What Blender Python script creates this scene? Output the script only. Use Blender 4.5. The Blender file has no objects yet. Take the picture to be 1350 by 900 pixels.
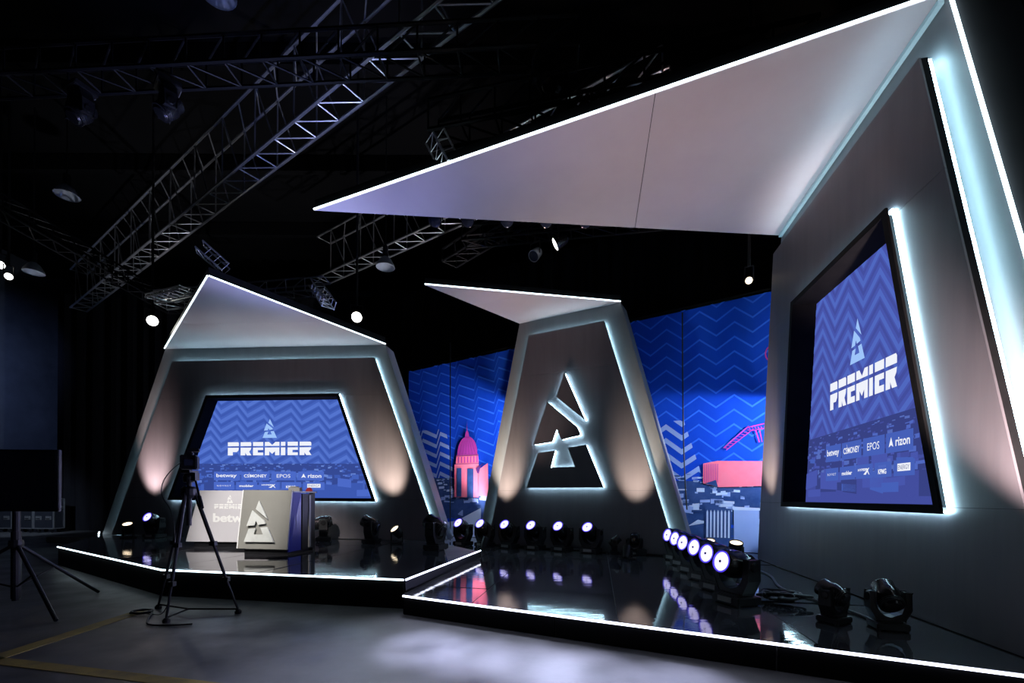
import bpy, bmesh, math, random
from mathutils import Vector, Matrix
from mathutils.geometry import tessellate_polygon
random.seed(7)
R = math.radians
sc = bpy.context.scene
C = sc.collection

# ------------------------------------------------------------------ camera
cam = bpy.data.cameras.new('camera')
cam.sensor_width = 36.0
cam.lens = 16.0
cam.shift_y = 205 / 1350
cam.clip_end = 100
co = bpy.data.objects.new('camera', cam)
C.objects.link(co)
co.location = (0, 0, 1.1)
co.rotation_euler = (Matrix.Rotation(R(90), 3, 'X') @ Matrix.Rotation(0.006, 3, 'Z')).to_euler()
sc.camera = co

# ------------------------------------------------------------------ world, exposure
w = bpy.data.worlds.new('hall_dark')
sc.world = w
w.use_nodes = True
w.node_tree.nodes['Background'].inputs[0].default_value = (0.25, 0.4, 1.0, 1)
w.node_tree.nodes['Background'].inputs[1].default_value = 0.002
sc.view_settings.view_transform = 'Standard'
sc.view_settings.look = 'None'
sc.view_settings.exposure = 0.0
sc.view_settings.gamma = 1.0
sc.view_settings.use_curve_mapping = False

LED_GAIN = 34.0        # tape behind the panels
EDGE_GAIN = 4.0        # tube along the open edges
MOVER_W = 115.0
UP_W = 720.0
BACKDROP_W = 520.0
KEY_W = 2300.0


def spot(name, loc, target, watt, deg, color=(1, 1, 1), blend=0.6, radius=0.06, parent=None):
    l = bpy.data.lights.new(name, 'SPOT')
    l.energy = watt
    l.spot_size = R(deg)
    l.spot_blend = blend
    l.color = color
    l.shadow_soft_size = radius
    o = bpy.data.objects.new(name, l)
    C.objects.link(o)
    o.location = loc
    o.rotation_euler = (Vector(target) - Vector(loc)).to_track_quat('-Z', 'Y').to_euler()
    if parent:
        o.parent = parent
    return o


# ------------------------------------------------------------------ materials
def srgb(r, g, b):
    f = lambda c: (c / 255 / 12.92) if c / 255 <= 0.04045 else ((c / 255 + 0.055) / 1.055) ** 2.4
    return (f(r), f(g), f(b))


def mat(name, col, rough=0.5, metal=0.0, emit=None, estr=1.0, noise=None, bump=None, spec=0.5, rvar=None, coat=0.0):
    m = bpy.data.materials.new(name)
    m.use_nodes = True
    nt = m.node_tree
    b = nt.nodes['Principled BSDF']
    b.inputs['Base Color'].default_value = (*col, 1)
    b.inputs['Roughness'].default_value = rough
    b.inputs['Metallic'].default_value = metal
    b.inputs['Specular IOR Level'].default_value = spec
    b.inputs['Coat Weight'].default_value = coat
    if emit:
        b.inputs['Emission Color'].default_value = (*emit, 1)
        b.inputs['Emission Strength'].default_value = estr
    if noise or bump or rvar:
        tc = nt.nodes.new('ShaderNodeTexCoord')
        mp = nt.nodes.new('ShaderNodeMapping')
        nt.links.new(tc.outputs['Object'], mp.inputs[0])
    if noise:      # (scale vector, col2, contrast lo, hi)
        sv, c2, lo, hi = noise
        mp.inputs['Scale'].default_value = sv
        n = nt.nodes.new('ShaderNodeTexNoise')
        n.inputs['Scale'].default_value = 1.0
        n.inputs['Detail'].default_value = 6
        n.inputs['Roughness'].default_value = 0.62
        nt.links.new(mp.outputs[0], n.inputs['Vector'])
        r = nt.nodes.new('ShaderNodeValToRGB')
        r.color_ramp.elements[0].position = lo
        r.color_ramp.elements[1].position = hi
        r.color_ramp.elements[0].color = (*col, 1)
        r.color_ramp.elements[1].color = (*c2, 1)
        nt.links.new(n.outputs[0], r.inputs[0])
        nt.links.new(r.outputs[0], b.inputs['Base Color'])
    if rvar:
        sv, lo, hi = rvar
        mp3 = nt.nodes.new('ShaderNodeMapping')
        mp3.inputs['Scale'].default_value = sv
        nt.links.new(tc.outputs['Object'], mp3.inputs[0])
        n3 = nt.nodes.new('ShaderNodeTexNoise')
        n3.inputs['Scale'].default_value = 1.0
        n3.inputs['Detail'].default_value = 5
        nt.links.new(mp3.outputs[0], n3.inputs['Vector'])
        mr = nt.nodes.new('ShaderNodeMapRange')
        mr.inputs['From Min'].default_value = 0.3
        mr.inputs['From Max'].default_value = 0.7
        mr.inputs['To Min'].default_value = lo
        mr.inputs['To Max'].default_value = hi
        nt.links.new(n3.outputs[0], mr.inputs[0])
        nt.links.new(mr.outputs[0], b.inputs['Roughness'])
    if bump:       # (scale vector, strength, distance)
        sv, st, di = bump
        mp2 = nt.nodes.new('ShaderNodeMapping')
        mp2.inputs['Scale'].default_value = sv
        nt.links.new(tc.outputs['Object'], mp2.inputs[0])
        n2 = nt.nodes.new('ShaderNodeTexNoise')
        n2.inputs['Scale'].default_value = 1.0
        n2.inputs['Detail'].default_value = 2
        nt.links.new(mp2.outputs[0], n2.inputs['Vector'])
        bp = nt.nodes.new('ShaderNodeBump')
        bp.inputs['Strength'].default_value = st
        bp.inputs['Distance'].default_value = di
        nt.links.new(n2.outputs[0], bp.inputs['Height'])
        nt.links.new(bp.outputs[0], b.inputs['Normal'])
    return m


def glow(name, col, s=1.0):
    return mat(name, (0, 0, 0), 0.6, 0, col, s, spec=0.0)


LEDC = (0.50, 0.84, 1.0)
M = dict(
    concrete=mat('worn_concrete', (0.06, 0.06, 0.064), 0.42, noise=((0.9, 0.9, 0.9), (0.12, 0.118, 0.122), 0.35, 0.68),
                 bump=((9, 9, 9), 0.25, 0.004), rvar=((2.2, 2.2, 2.2), 0.30, 0.55)),
    dark_wall=mat('dark_plaster', (0.05, 0.055, 0.07), 0.8, noise=((0.7, 0.7, 0.7), (0.11, 0.12, 0.15), 0.3, 0.7)),
    ceiling=mat('black_ceiling', (0.0015, 0.0015, 0.002), 0.95, noise=((1, 1, 1), (0.003, 0.003, 0.0035), 0.3, 0.7), spec=0.1),
    panel=mat('brushed_taupe_board', (0.095, 0.086, 0.097), 0.5, noise=((9, 2, 0.8), (0.118, 0.106, 0.118), 0.3, 0.7)),
    frame=mat('grey_painted_board', (0.175, 0.18, 0.195), 0.55, noise=((5, 3, 1.2), (0.205, 0.212, 0.225), 0.3, 0.7)),
    canopy=mat('canopy_board', (0.38, 0.33, 0.35), 0.6, noise=((1.2, 1.2, 1.2), (0.42, 0.37, 0.385), 0.3, 0.7)),
    emblem=mat('charcoal_board', (0.075, 0.073, 0.078), 0.45, noise=((4, 3, 2), (0.095, 0.09, 0.095), 0.3, 0.7)),
    deck=mat('black_gloss_deck', (0.03, 0.03, 0.036), 0.08, noise=((3, 3, 3), (0.06, 0.06, 0.068), 0.4, 0.75),
             bump=((2.0, 11.0, 2.0), 0.24, 0.004), rvar=((3, 3, 3), 0.025, 0.09), spec=0.8),
    fascia=mat('black_fascia', (0.003, 0.003, 0.004), 0.7, noise=((3, 3, 3), (0.006, 0.006, 0.007), 0.3, 0.7), spec=0.15),
    seam=mat('grey_deck_seam', (0.20, 0.20, 0.21), 0.6, noise=((3, 3, 3), (0.3, 0.3, 0.31), 0.3, 0.7)),
    black=mat('black_plastic', (0.008, 0.008, 0.010), 0.42, noise=((8, 8, 8), (0.014, 0.014, 0.016), 0.3, 0.7), spec=0.3),
    satin=mat('black_satin_metal', (0.02, 0.02, 0.022), 0.25, 0.6, noise=((8, 8, 8), (0.035, 0.035, 0.038), 0.3, 0.7)),
    cloth=mat('black_drape', (0.008, 0.008, 0.010), 0.95, noise=((4, 4, 1), (0.014, 0.014, 0.018), 0.3, 0.7), spec=0.1),
    alu=mat('aluminium', (0.55, 0.56, 0.58), 0.35, 0.9, noise=((6, 6, 6), (0.7, 0.7, 0.72), 0.3, 0.7)),
    dark_alu=mat('black_truss_paint', (0.005, 0.005, 0.006), 0.5, 0.0, noise=((6, 6, 6), (0.014, 0.014, 0.016), 0.5, 0.8), spec=0.2),
    matte=mat('matte_black', (0.006, 0.006, 0.007), 0.9, noise=((8, 8, 8), (0.01, 0.01, 0.011), 0.3, 0.7), spec=0.1),
    led=mat('led_tape', (0.8, 0.8, 0.8), 0.5, 0, LEDC, LED_GAIN),
    led_hot=mat('led_tape_hot', (0.8, 0.8, 0.8), 0.5, 0, LEDC, LED_GAIN * 1.6),
    led_dim=mat('joint_face_glow', (0.3, 0.3, 0.3), 0.5, 0, (0.25, 0.62, 0.8), 0.28),  # emission stands in for the lit face at the canopy joint
    edge=mat('led_edge_tube', (0.8, 0.8, 0.8), 0.5, 0, (0.72, 0.90, 1.0), EDGE_GAIN),
    edge_violet=mat('led_edge_tube_violet', (0.8, 0.8, 0.8), 0.5, 0, (0.74, 0.78, 1.0), EDGE_GAIN),
    lens=mat('lit_lens', (0.5, 0.5, 0.6), 0.3, 0, (0.62, 0.58, 1.0), 1.7),
    lens_halo=mat('blue_lens_halo', (0.05, 0.05, 0.3), 0.3, 0, (0.10, 0.06, 1.0), 0.8),
    warm_lens=mat('warm_lens', (0.5, 0.4, 0.3), 0.3, 0, (1.0, 0.80, 0.55), 3.0),
    bulb=mat('white_lamp_face', (0.8, 0.8, 0.8), 0.3, 0, (1.0, 0.97, 0.92), 9.0),
    dead_lens=mat('unlit_glass', (0.02, 0.025, 0.05), 0.08, noise=((20, 20, 20), (0.03, 0.035, 0.06), 0.3, 0.7)),
    grey_plate=mat('grey_plate', (0.22, 0.21, 0.20), 0.45, noise=((9, 9, 9), (0.27, 0.26, 0.25), 0.3, 0.7)),
    amber=glow('amber_indicator', (1.0, 0.6, 0.15), 1.0),
    yellow=mat('worn_yellow_paint', (0.34, 0.24, 0.04), 0.6, noise=((7, 7, 7), (0.14, 0.11, 0.05), 0.45, 0.75)),
    white_desk=mat('white_desk_board', (0.68, 0.66, 0.70), 0.5, noise=((3, 3, 3), (0.72, 0.70, 0.74), 0.3, 0.7)),
    steel_desk=mat('warm_grey_desk_board', (0.27, 0.265, 0.245), 0.4, noise=((3, 3, 3), (0.31, 0.305, 0.28), 0.3, 0.7)),
    white_print=mat('white_lettering', (0.98, 0.98, 0.98), 0.5, 0, None, noise=((3, 3, 3), (0.96, 0.96, 0.96), 0.3, 0.7)),
    pale_plate=mat('pale_metal_plate', (0.60, 0.62, 0.60), 0.35, noise=((5, 5, 5), (0.78, 0.8, 0.78), 0.3, 0.7)),
    blue_side=mat('blue_lit_side', (0.003, 0.008, 0.16), 0.4, noise=((3, 3, 3), (0.004, 0.01, 0.2), 0.3, 0.7)),  # blue light on the desk side, put into its colour
    red=mat('red_plastic', (0.35, 0.02, 0.02), 0.4, noise=((8, 8, 8), (0.4, 0.03, 0.03), 0.3, 0.7)),
    case=mat('flight_case_laminate', (0.012, 0.014, 0.02), 0.45, noise=((6, 6, 6), (0.02, 0.022, 0.03), 0.3, 0.7)),
    pendant=mat('enamel_shade', (0.35, 0.38, 0.45), 0.3, 0.3, noise=((6, 6, 6), (0.45, 0.48, 0.55), 0.3, 0.7)),
    # printed backdrop inks
    ink_blue=mat('ink_blue', (0.004, 0.045, 0.52), 0.8, noise=((1, 1, 0.6), (0.006, 0.07, 0.62), 0.3, 0.7), spec=0.1),
    ink_line=mat('ink_line_blue', (0.025, 0.13, 0.80), 0.8, noise=((1, 1, 1), (0.03, 0.15, 0.82), 0.3, 0.7), spec=0.1),
    ink_pale=mat('ink_pale_blue', (0.25, 0.36, 0.75), 0.8, noise=((1, 1, 1), (0.3, 0.4, 0.78), 0.3, 0.7), spec=0.1),
    ink_navy=mat('ink_navy', (0.02, 0.055, 0.20), 0.8, noise=((3, 3, 3), (0.045, 0.09, 0.28), 0.4, 0.65), spec=0.1),
    ink_white=mat('ink_cool_white', (0.55, 0.65, 0.9), 0.8, noise=((2, 2, 2), (0.45, 0.55, 0.85), 0.3, 0.7), spec=0.1),
    ink_pink=mat('ink_pink', (0.95, 0.16, 0.26), 0.8, noise=((2, 2, 2), (0.9, 0.22, 0.34), 0.3, 0.7), spec=0.1),
    ink_magenta=mat('ink_magenta', (0.42, 0.04, 0.34), 0.8, noise=((2, 2, 2), (0.5, 0.05, 0.36), 0.3, 0.7), spec=0.1),
    ink_plum=mat('ink_plum', (0.10, 0.03, 0.16), 0.8, noise=((2, 2, 2), (0.12, 0.03, 0.18), 0.3, 0.7), spec=0.1),
    # screen colours
    s_bg=glow('screen_blue', srgb(68, 98, 188)), s_line=glow('screen_line_blue', srgb(84, 116, 206)),
    s_dim=glow('screen_shade_blue', srgb(61, 89, 177)), s_city=glow('screen_city_blue', srgb(54, 74, 148)),
    s_roof=glow('screen_roof_blue', srgb(104, 134, 212)), s_box=glow('screen_box_blue', srgb(76, 106, 200)),
    s_white=glow('screen_white', srgb(240, 243, 252)), s_emb=glow('screen_pale_blue', srgb(158, 196, 250)),
    r_bg=glow('screen_violet_blue', srgb(72, 86, 172)), r_line=glow('screen_violet_line', srgb(80, 104, 192)),
    r_dim=glow('screen_violet_shade', srgb(67, 78, 158)), r_city=glow('screen_violet_city', srgb(56, 66, 132)),
    r_roof=glow('screen_violet_roof', srgb(86, 108, 186)), r_box=glow('screen_violet_box', srgb(70, 96, 184)),
    r_ink=glow('screen_grey_text', srgb(90, 100, 150)),
)


# ------------------------------------------------------------------ mesh helpers
def new_obj(name, mesh, parent=None, **kw):
    o = bpy.data.objects.new(name, mesh)
    C.objects.link(o)
    if parent:
        o.parent = parent
    for k, v in kw.items():
        o[k] = v
    return o


class MB:
    """collects faces with materials, builds one mesh object"""

    def __init__(s):
        s.v = []; s.f = []; s.m = []; s.mats = []

    def mi(s, m):
        if m not in s.mats:
            s.mats.append(m)
        return s.mats.index(m)

    def add(s, vs, fs, m):
        b = len(s.v); k = s.mi(m)
        s.v += [tuple(v) for v in vs]
        for f in fs:
            s.f.append([b + i for i in f]); s.m.append(k)

    def box(s, c, size, m, rot=None):
        x, y, z = [a / 2 for a in size]
        vs = [Vector((sx * x, sy * y, sz * z)) for sz in (-1, 1) for sx, sy in ((-1, -1), (1, -1), (1, 1), (-1, 1))]
        if rot is not None:
            vs = [rot @ v for v in vs]
        vs = [v + Vector(c) for v in vs]
        s.add(vs, [(3, 2, 1, 0), (4, 5, 6, 7), (0, 1, 5, 4), (1, 2, 6, 5), (2, 3, 7, 6), (3, 0, 4, 7)], m)

    def bar(s, a, b, r, m, n=6):
        a = Vector(a); b = Vector(b)
        q = (b - a).to_track_quat('Z', 'Y')
        L = (b - a).length
        vs = []
        for z in (0, L):
            for i in range(n):
                t = 2 * math.pi * (i + 0.5) / n
                vs.append(a + q @ Vector((r * math.cos(t), r * math.sin(t), z)))
        fs = [(i, (i + 1) % n, n + (i + 1) % n, n + i) for i in range(n)]
        fs += [tuple(reversed(range(n))), tuple(range(n, 2 * n))]
        s.add(vs, fs, m)

    def lathe(s, c, axis, prof, m, n=20, caps=True):
        """prof = [(r, h)] along axis from c"""
        q = Vector(axis).to_track_quat('Z', 'Y')
        vs = []; fs = []
        for r, h in prof:
            for i in range(n):
                t = 2 * math.pi * i / n
                vs.append(Vector(c) + q @ Vector((r * math.cos(t), r * math.sin(t), h)))
        for k in range(len(prof) - 1):
            for i in range(n):
                fs.append((k * n + i, k * n + (i + 1) % n, (k + 1) * n + (i + 1) % n, (k + 1) * n + i))
        if caps:
            fs.append(tuple(reversed(range(n))))
            fs.append(tuple((len(prof) - 1) * n + i for i in range(n)))
        s.add(vs, fs, m)

    def prism(s, poly, y0, y1, m, holes=(), axes=('x', 'z')):
        """poly in (s, z), extruded along local y from y0 to y1 (or along z when axes = xy)"""
        loops = [[tuple(p) for p in poly]] + [list(h) for h in holes]
        allp = [p for l in loops for p in l]
        tris = tessellate_polygon([[Vector((p[0], p[1], 0)) for p in l] for l in loops])
        n = len(allp)
        P = (lambda p, y: (p[0], y, p[1])) if axes == ('x', 'z') else (lambda p, y: (p[0], p[1], y))
        vs = [P(p, y0) for p in allp] + [P(p, y1) for p in allp]
        fs = [tuple(t) for t in tris] + [tuple(n + i for i in reversed(t)) for t in tris]
        b = 0
        for l in loops:
            k = len(l)
            fs += [(b + i, b + (i + 1) % k, n + b + (i + 1) % k, n + b + i) for i in range(k)]
            b += k
        s.add(vs, fs, m)

    def flat(s, poly, y, m):
        pts = [(p[0], y, p[1]) for p in poly]
        if len(poly) > 4:
            tris = tessellate_polygon([[Vector((p[0], p[1], 0)) for p in poly]])
            s.add(pts, [tuple(t) for t in tris], m)
        elif len(poly) >= 3:
            s.add(pts, [tuple(range(len(poly)))], m)

    def build(s, name, parent=None, smooth=False, bevel=0, **kw):
        me = bpy.data.meshes.new(name)
        me.from_pydata(s.v, [], s.f)
        for m in s.mats:
            me.materials.append(m)
        me.polygons.foreach_set('material_index', s.m)
        bm = bmesh.new(); bm.from_mesh(me)
        if bevel:
            bmesh.ops.remove_doubles(bm, verts=bm.verts, dist=1e-5)
            es = [e for e in bm.edges if len(e.link_faces) == 2 and e.calc_face_angle(0) > 0.6]
            bmesh.ops.bevel(bm, geom=es, offset=bevel, segments=2, affect='EDGES', clamp_overlap=True)
        bmesh.ops.recalc_face_normals(bm, faces=bm.faces)
        bm.to_mesh(me); bm.free()
        if smooth:
            me.shade_smooth()
            me.set_sharp_from_angle(angle=R(40))
        return new_obj(name, me, parent, **kw)


def thing(name, label, cat, loc=(0, 0, 0), rz=0, group=None):
    o = new_obj(name, None)
    o.empty_display_size = 0.2
    o.location = loc
    o.rotation_euler = (0, 0, rz)
    o['label'] = label
    o['category'] = cat
    if group:
        o['group'] = group
    return o


def tag(o, label, cat, group=None):
    o['label'] = label
    o['category'] = cat
    if group:
        o['group'] = group
    return o


def copy_tree(o, parent=None):
    c = o.copy()
    C.objects.link(c)
    c.parent = parent
    for ch in list(o.children):
        copy_tree(ch, c)
    return c


def inset(poly, d):
    """offset a convex or mildly concave polygon inwards by d (list of (x, y))"""
    n = len(poly)
    area = sum(poly[i][0] * poly[(i + 1) % n][1] - poly[(i + 1) % n][0] * poly[i][1] for i in range(n))
    sg = 1 if area > 0 else -1
    out = []
    for i in range(n):
        p0, p1, p2 = Vector(poly[i - 1]), Vector(poly[i]), Vector(poly[(i + 1) % n])
        a = (p1 - p0).normalized(); b = (p2 - p1).normalized()
        na = Vector((-a.y, a.x)) * sg; nb = Vector((-b.y, b.x)) * sg
        k = 1 + na.dot(nb)
        v = (na + nb) / max(k, 0.35)
        out.append(tuple(p1 + v * d))
    return out


def clip(poly, win):
    """Sutherland-Hodgman: clip poly by convex window"""
    n = len(win)
    area = sum(win[i][0] * win[(i + 1) % n][1] - win[(i + 1) % n][0] * win[i][1] for i in range(n))
    sg = 1 if area > 0 else -1
    out = list(poly)
    for i in range(n):
        a = win[i]; b = win[(i + 1) % n]
        side = lambda p: sg * ((b[0] - a[0]) * (p[1] - a[1]) - (b[1] - a[1]) * (p[0] - a[0]))
        src, out = out, []
        for j in range(len(src)):
            p, q = src[j - 1], src[j]
            sp, sq = side(p), side(q)
            if (sp >= 0) != (sq >= 0):
                t = sp / (sp - sq)
                out.append((p[0] + t * (q[0] - p[0]), p[1] + t * (q[1] - p[1])))
            if sq >= 0:
                out.append(q)
        if not out:
            return []
    return out


_font_cache = {}


def text_tris(s, bold=0.0):
    """flat triangles of a word, origin bottom-left, unit capital height"""
    key = (s, bold)
    if key in _font_cache:
        return _font_cache[key]
    cu = bpy.data.curves.new('word', 'FONT')
    cu.body = s
    cu.size = 1.0
    cu.offset = bold
    cu.resolution_u = 3
    o = bpy.data.objects.new('word', cu)
    C.objects.link(o)
    dg = bpy.context.evaluated_depsgraph_get()
    me = bpy.data.meshes.new_from_object(o.evaluated_get(dg))
    vs = [tuple(v.co) for v in me.vertices]
    fs = [tuple(p.vertices) for p in me.polygons]
    bpy.data.objects.remove(o)
    bpy.data.curves.remove(cu)
    bpy.data.meshes.remove(me)
    x0 = min(v[0] for v in vs); x1 = max(v[0] for v in vs)
    y0 = min(v[1] for v in vs); y1 = max(v[1] for v in vs)
    _font_cache[key] = (vs, fs, x0, x1, y0, y1)
    return _font_cache[key]


def put_text(mb, s, x0, z0, x1, z1, y, m, bold=0.02):
    vs, fs, a0, a1, b0, b1 = text_tris(s, bold)
    kx = (x1 - x0) / (a1 - a0); kz = (z1 - z0) / (b1 - b0)
    mb.add([(x0 + (v[0] - a0) * kx, y, z0 + (v[1] - b0) * kz) for v in vs], fs, m)


# emblem in its own unit frame (x 0..1, z 0..1), taken from the big wall sign
EMB_RAW = [[(1.885, 3.294), (1.732, 2.882), (2.282, 2.418)],
           [(1.556, 2.818), (1.280, 2.048), (1.664, 2.083), (1.745, 2.305), (1.841, 2.114), (2.201, 2.173), (2.134, 2.316)],
           [(1.382, 1.900), (1.721, 1.932), (1.635, 1.632), (2.088, 1.634), (1.959, 1.969), (2.293, 2.006), (2.610, 1.268), (1.152, 1.269)]]
EMB = [[((x - 1.152) / 1.458, (z - 1.268) / 2.026) for x, z in p] for p in EMB_RAW]


def put_emblem(mb, x0, z0, wd, ht, y, m):
    for p in EMB:
        mb.flat([(x0 + a * wd, z0 + b * ht) for a, b in p], y, m)


PREM = [
    [(155, 318), (258, 318), (265, 326), (265, 358), (155, 358)], [(155, 374), (265, 374), (262, 400), (245, 418), (205, 418), (205, 452), (155, 452)],
    [(283, 318), (382, 318), (390, 326), (390, 358), (283, 358)], [(283, 374), (390, 374), (385, 395), (368, 415), (392, 452), (345, 452), (330, 425), (330, 452), (283, 452)],
    [(407, 318), (508, 318), (508, 358), (407, 358)], [(407, 374), (508, 374), (508, 399), (455, 399), (455, 424), (508, 424), (508, 452), (407, 452)],
    [(525, 318), (565, 318), (597, 348), (628, 318), (668, 318), (668, 358), (525, 358)], [(525, 374), (668, 374), (668, 452), (625, 452), (625, 412), (597, 438), (568, 412), (568, 452), (525, 452)],
    [(683, 318), (726, 318), (726, 358), (683, 358)], [(683, 374), (726, 374), (726, 452), (683, 452)],
    [(748, 318), (848, 318), (848, 358), (748, 358)], [(748, 374), (848, 374), (848, 399), (796, 399), (796, 424), (848, 424), (848, 452), (748, 452)],
    [(865, 318), (968, 318), (978, 328), (978, 358), (865, 358)], [(865, 374), (978, 374), (972, 395), (955, 412), (980, 452), (930, 452), (912, 425), (912, 452), (865, 452)],
]


def put_premier(mb, x0, z0, x1, z1, y, m):
    for p in PREM:
        mb.flat([(x0 + (a - 155) / 825 * (x1 - x0), z1 - (b - 318) / 134 * (z1 - z0)) for a, b in p], y, m)


def zigzag(mb, win, y, m, start, step_a, step_b, n, gap, rows, thick):
    """rows of saw-tooth bands clipped to the convex window"""
    for k in rows:
        p = [start[0], start[1] + k * gap]
        for i in range(n):
            d = step_a if i % 2 == 0 else step_b
            q = [p[0] + d[0], p[1] + d[1]]
            poly = clip([(p[0], p[1] - thick), (q[0], q[1] - thick), (q[0], q[1]), (p[0], p[1])], win)
            if len(poly) >= 3:
                mb.flat(poly, y, m)
            p = q


def city(mb, win, box, y, mats, n, smin, smax, rnd):
    x0, z0, x1, z1 = box
    for i in range(n):
        x = rnd.uniform(x0, x1)
        t = rnd.random()
        z = z0 + (z1 - z0) * t
        w_ = rnd.uniform(smin, smax) * (1.6 - t)
        h_ = rnd.uniform(smin, smax) * (1.3 - t) * 0.6
        sk = rnd.uniform(-0.3, 0.3) * h_
        poly = clip([(x, z), (x + w_, z + sk), (x + w_, z + h_ + sk), (x, z + h_)], win)
        if len(poly) >= 3:
            mb.flat(poly, y - 0.0002 * (i % 7), mats[i % len(mats)])


def strip_ring(name, poly, y, r, m, parent, closed=True):
    """square LED tape following a polyline in the (x, z) plane at depth y"""
    mb = MB()
    n = len(poly)
    for i in range(n if closed else n - 1):
        a = poly[i]; b = poly[(i + 1) % n]
        mb.bar((a[0], y, a[1]), (b[0], y, b[1]), r, m, 4)
    return mb.build(name, parent)


# ------------------------------------------------------------------ hall shell
mb = MB(); mb.box((-2, 5, -0.1), (30, 26, 0.2), M['concrete']); o = mb.build('floor'); o['kind'] = 'structure'
mb = MB(); mb.box((-2, 5, 9.1), (30, 26, 0.2), M['ceiling']); o = mb.build('ceiling'); o['kind'] = 'structure'
for i in range(9):
    b = MB(); b.box((-2, -5 + 2.6 * i, 8.8), (29.4, 0.14, 0.36), M['ceiling']); b.build('ceiling_beam', o)
mb = MB(); mb.box((-16.6, 5, 4.5), (0.2, 26, 9), M['dark_wall']); o = mb.build('wall_left'); o['kind'] = 'structure'
mb = MB(); mb.box((12.6, 5, 4.5), (0.2, 26, 9), M['dark_wall']); o = mb.build('wall_right'); o['kind'] = 'structure'
mb = MB(); mb.box((-2, 17.6, 4.5), (29, 0.2, 9), M['dark_wall']); o = mb.build('wall_back'); o['kind'] = 'structure'
mb = MB(); mb.box((-2, -7.6, 4.5), (29, 0.2, 9), M['dark_wall']); o = mb.build('wall_front'); o['kind'] = 'structure'


def drape(name, p0, p1, z0, z1, label):
    mb = MB()
    p0 = Vector(p0); p1 = Vector(p1)
    L = (p1 - p0).length; d = (p1 - p0) / L; nrm = Vector((-d.y, d.x))
    n = int(L / 0.07)
    vs = []
    for i in range(n + 1):
        a = i / n * L
        off = 0.07 * math.sin(a * 14 + 1.3 * math.sin(a * 2.1)) + 0.02 * math.sin(a * 37)
        q = p0 + d * a + nrm * off
        vs += [(q.x, q.y, z0), (q.x, q.y, z1)]
    mb.add(vs, [(2 * i, 2 * i + 2, 2 * i + 3, 2 * i + 1) for i in range(n)], M['cloth'])
    o = mb.build(name, None, smooth=True)
    return tag(o, label, 'curtain')


drape('stage_curtain', (-13.9, 13.9), (-3.4, 13.9), 0.0, 7.2, 'wide black pleated drape hanging behind the left screen tower')
drape('stage_curtain', (-3.0, 13.6), (9.5, 6.6), 0.0, 7.2, 'tall black drape rising above and behind the blue skyline backdrop')

# ------------------------------------------------------------------ stage platforms
E1 = Vector((0.983, -0.185)).normalized()
E2 = Vector((0.185, 0.983)).normalized()


def platform(name, label, outline, clips, ztop, edges, tile=(1.22, 2.44), org=(0.155, 1.99)):
    root = thing(name, label, 'stage', (0, 0, 0))
    rnd = random.Random(3)
    for i in range(-9, 6):
        for j in range(-3, 6):
            a = org[0] + i * tile[0]; b = org[1] + j * tile[1]
            g = 0.0035
            cs = [E1 * x + E2 * y for x, y in ((a + g, b + g), (a + tile[0] - g, b + g), (a + tile[0] - g, b + tile[1] - g), (a + g, b + tile[1] - g))]
            for win in clips:
                p = clip([tuple(c) for c in cs], win)
                if len(p) < 3:
                    continue
                cx = sum(q[0] for q in p) / len(p); cy = sum(q[1] for q in p) / len(p)
                sx, sy = rnd.uniform(-0.003, 0.003), rnd.uniform(-0.004, 0.004)
                m = MB()
                n = len(p)
                top = [(q[0], q[1], ztop + (q[0] - cx) * sx + (q[1] - cy) * sy) for q in p]
                bot = [(q[0], q[1], ztop - 0.0115) for q in p]
                m.add(top + bot, [tuple(range(n)), tuple(reversed(range(n, 2 * n)))] + [(k, (k + 1) % n, n + (k + 1) % n, n + k) for k in range(n)], M['deck'])
                m.build('deck_panel', root)
    # body under the deck and the fascia boards
    for win in clips:
        m = MB(); m.prism(inset(win, 0.03), 0.0, ztop - 0.012, M['seam'], axes=('x', 'y')); m.build('deck_frame', root)
    for a, b, matk in edges:
        a = Vector(a); b = Vector(b); d = (b - a).normalized(); nn = Vector((d.y, -d.x))
        L = (b - a).length
        k = max(1, round(L / 1.6))
        for t in range(k):
            p = a + d * (L * t / k + 0.004); q = a + d * (L * (t + 1) / k - 0.004)
            m = MB()
            m.prism([tuple(p), tuple(q), tuple(q + nn * 0.012), tuple(p + nn * 0.012)], 0.002, ztop - 0.004, M['fascia'], axes=('x', 'y'))
            m.build('fascia_board', root)
        m = MB()
        p = a + nn * 0.018; q = b + nn * 0.018
        m.bar((p.x, p.y, ztop - 0.006), (q.x, q.y, ztop - 0.006), 0.0095, M[matk], 8)
        m.build('led_edge_tube', root)
    return root


PL = [(-7.046, 7.086), (-3.807, 4.971), (-1.052, 4.465), (-0.491, 6.917), (-1.25, 8.1), (-1.42, 9.0), (-8.75, 9.85), (-8.70, 9.40)]
CL = [[PL[0], PL[1], PL[2], PL[3], (-1.25, 8.1), (-1.42, 9.0), (-8.72, 9.85)]]
platform('stage_platform', 'high black glossy stage platform under the left screen tower, edged in white light', PL, CL, 0.29,
         [((-7.046, 7.086), (-3.807, 4.971), 'edge'), ((-3.807, 4.971), (-1.052, 4.465), 'edge'), ((-1.052, 4.465), (-0.491, 6.917), 'edge_violet'), ((-8.72, 9.85), (-7.046, 7.086), 'fascia')])
platform('stage_platform', 'lower black glossy stage platform running under the centre and right towers', None,
         [[(-1.001, 4.251), (4.4, 1.577), (5.0, 7.7), (0.2, 9.95), (-0.47, 6.93)], [(-0.47, 6.97), (0.17, 9.9), (-2.0, 10.8), (-1.05, 8.05)]], 0.18,
         [((-1.001, 4.251), (4.4, 1.577), 'edge_violet'), ((-0.47, 6.93), (-1.001, 4.251), 'fascia')])
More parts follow.
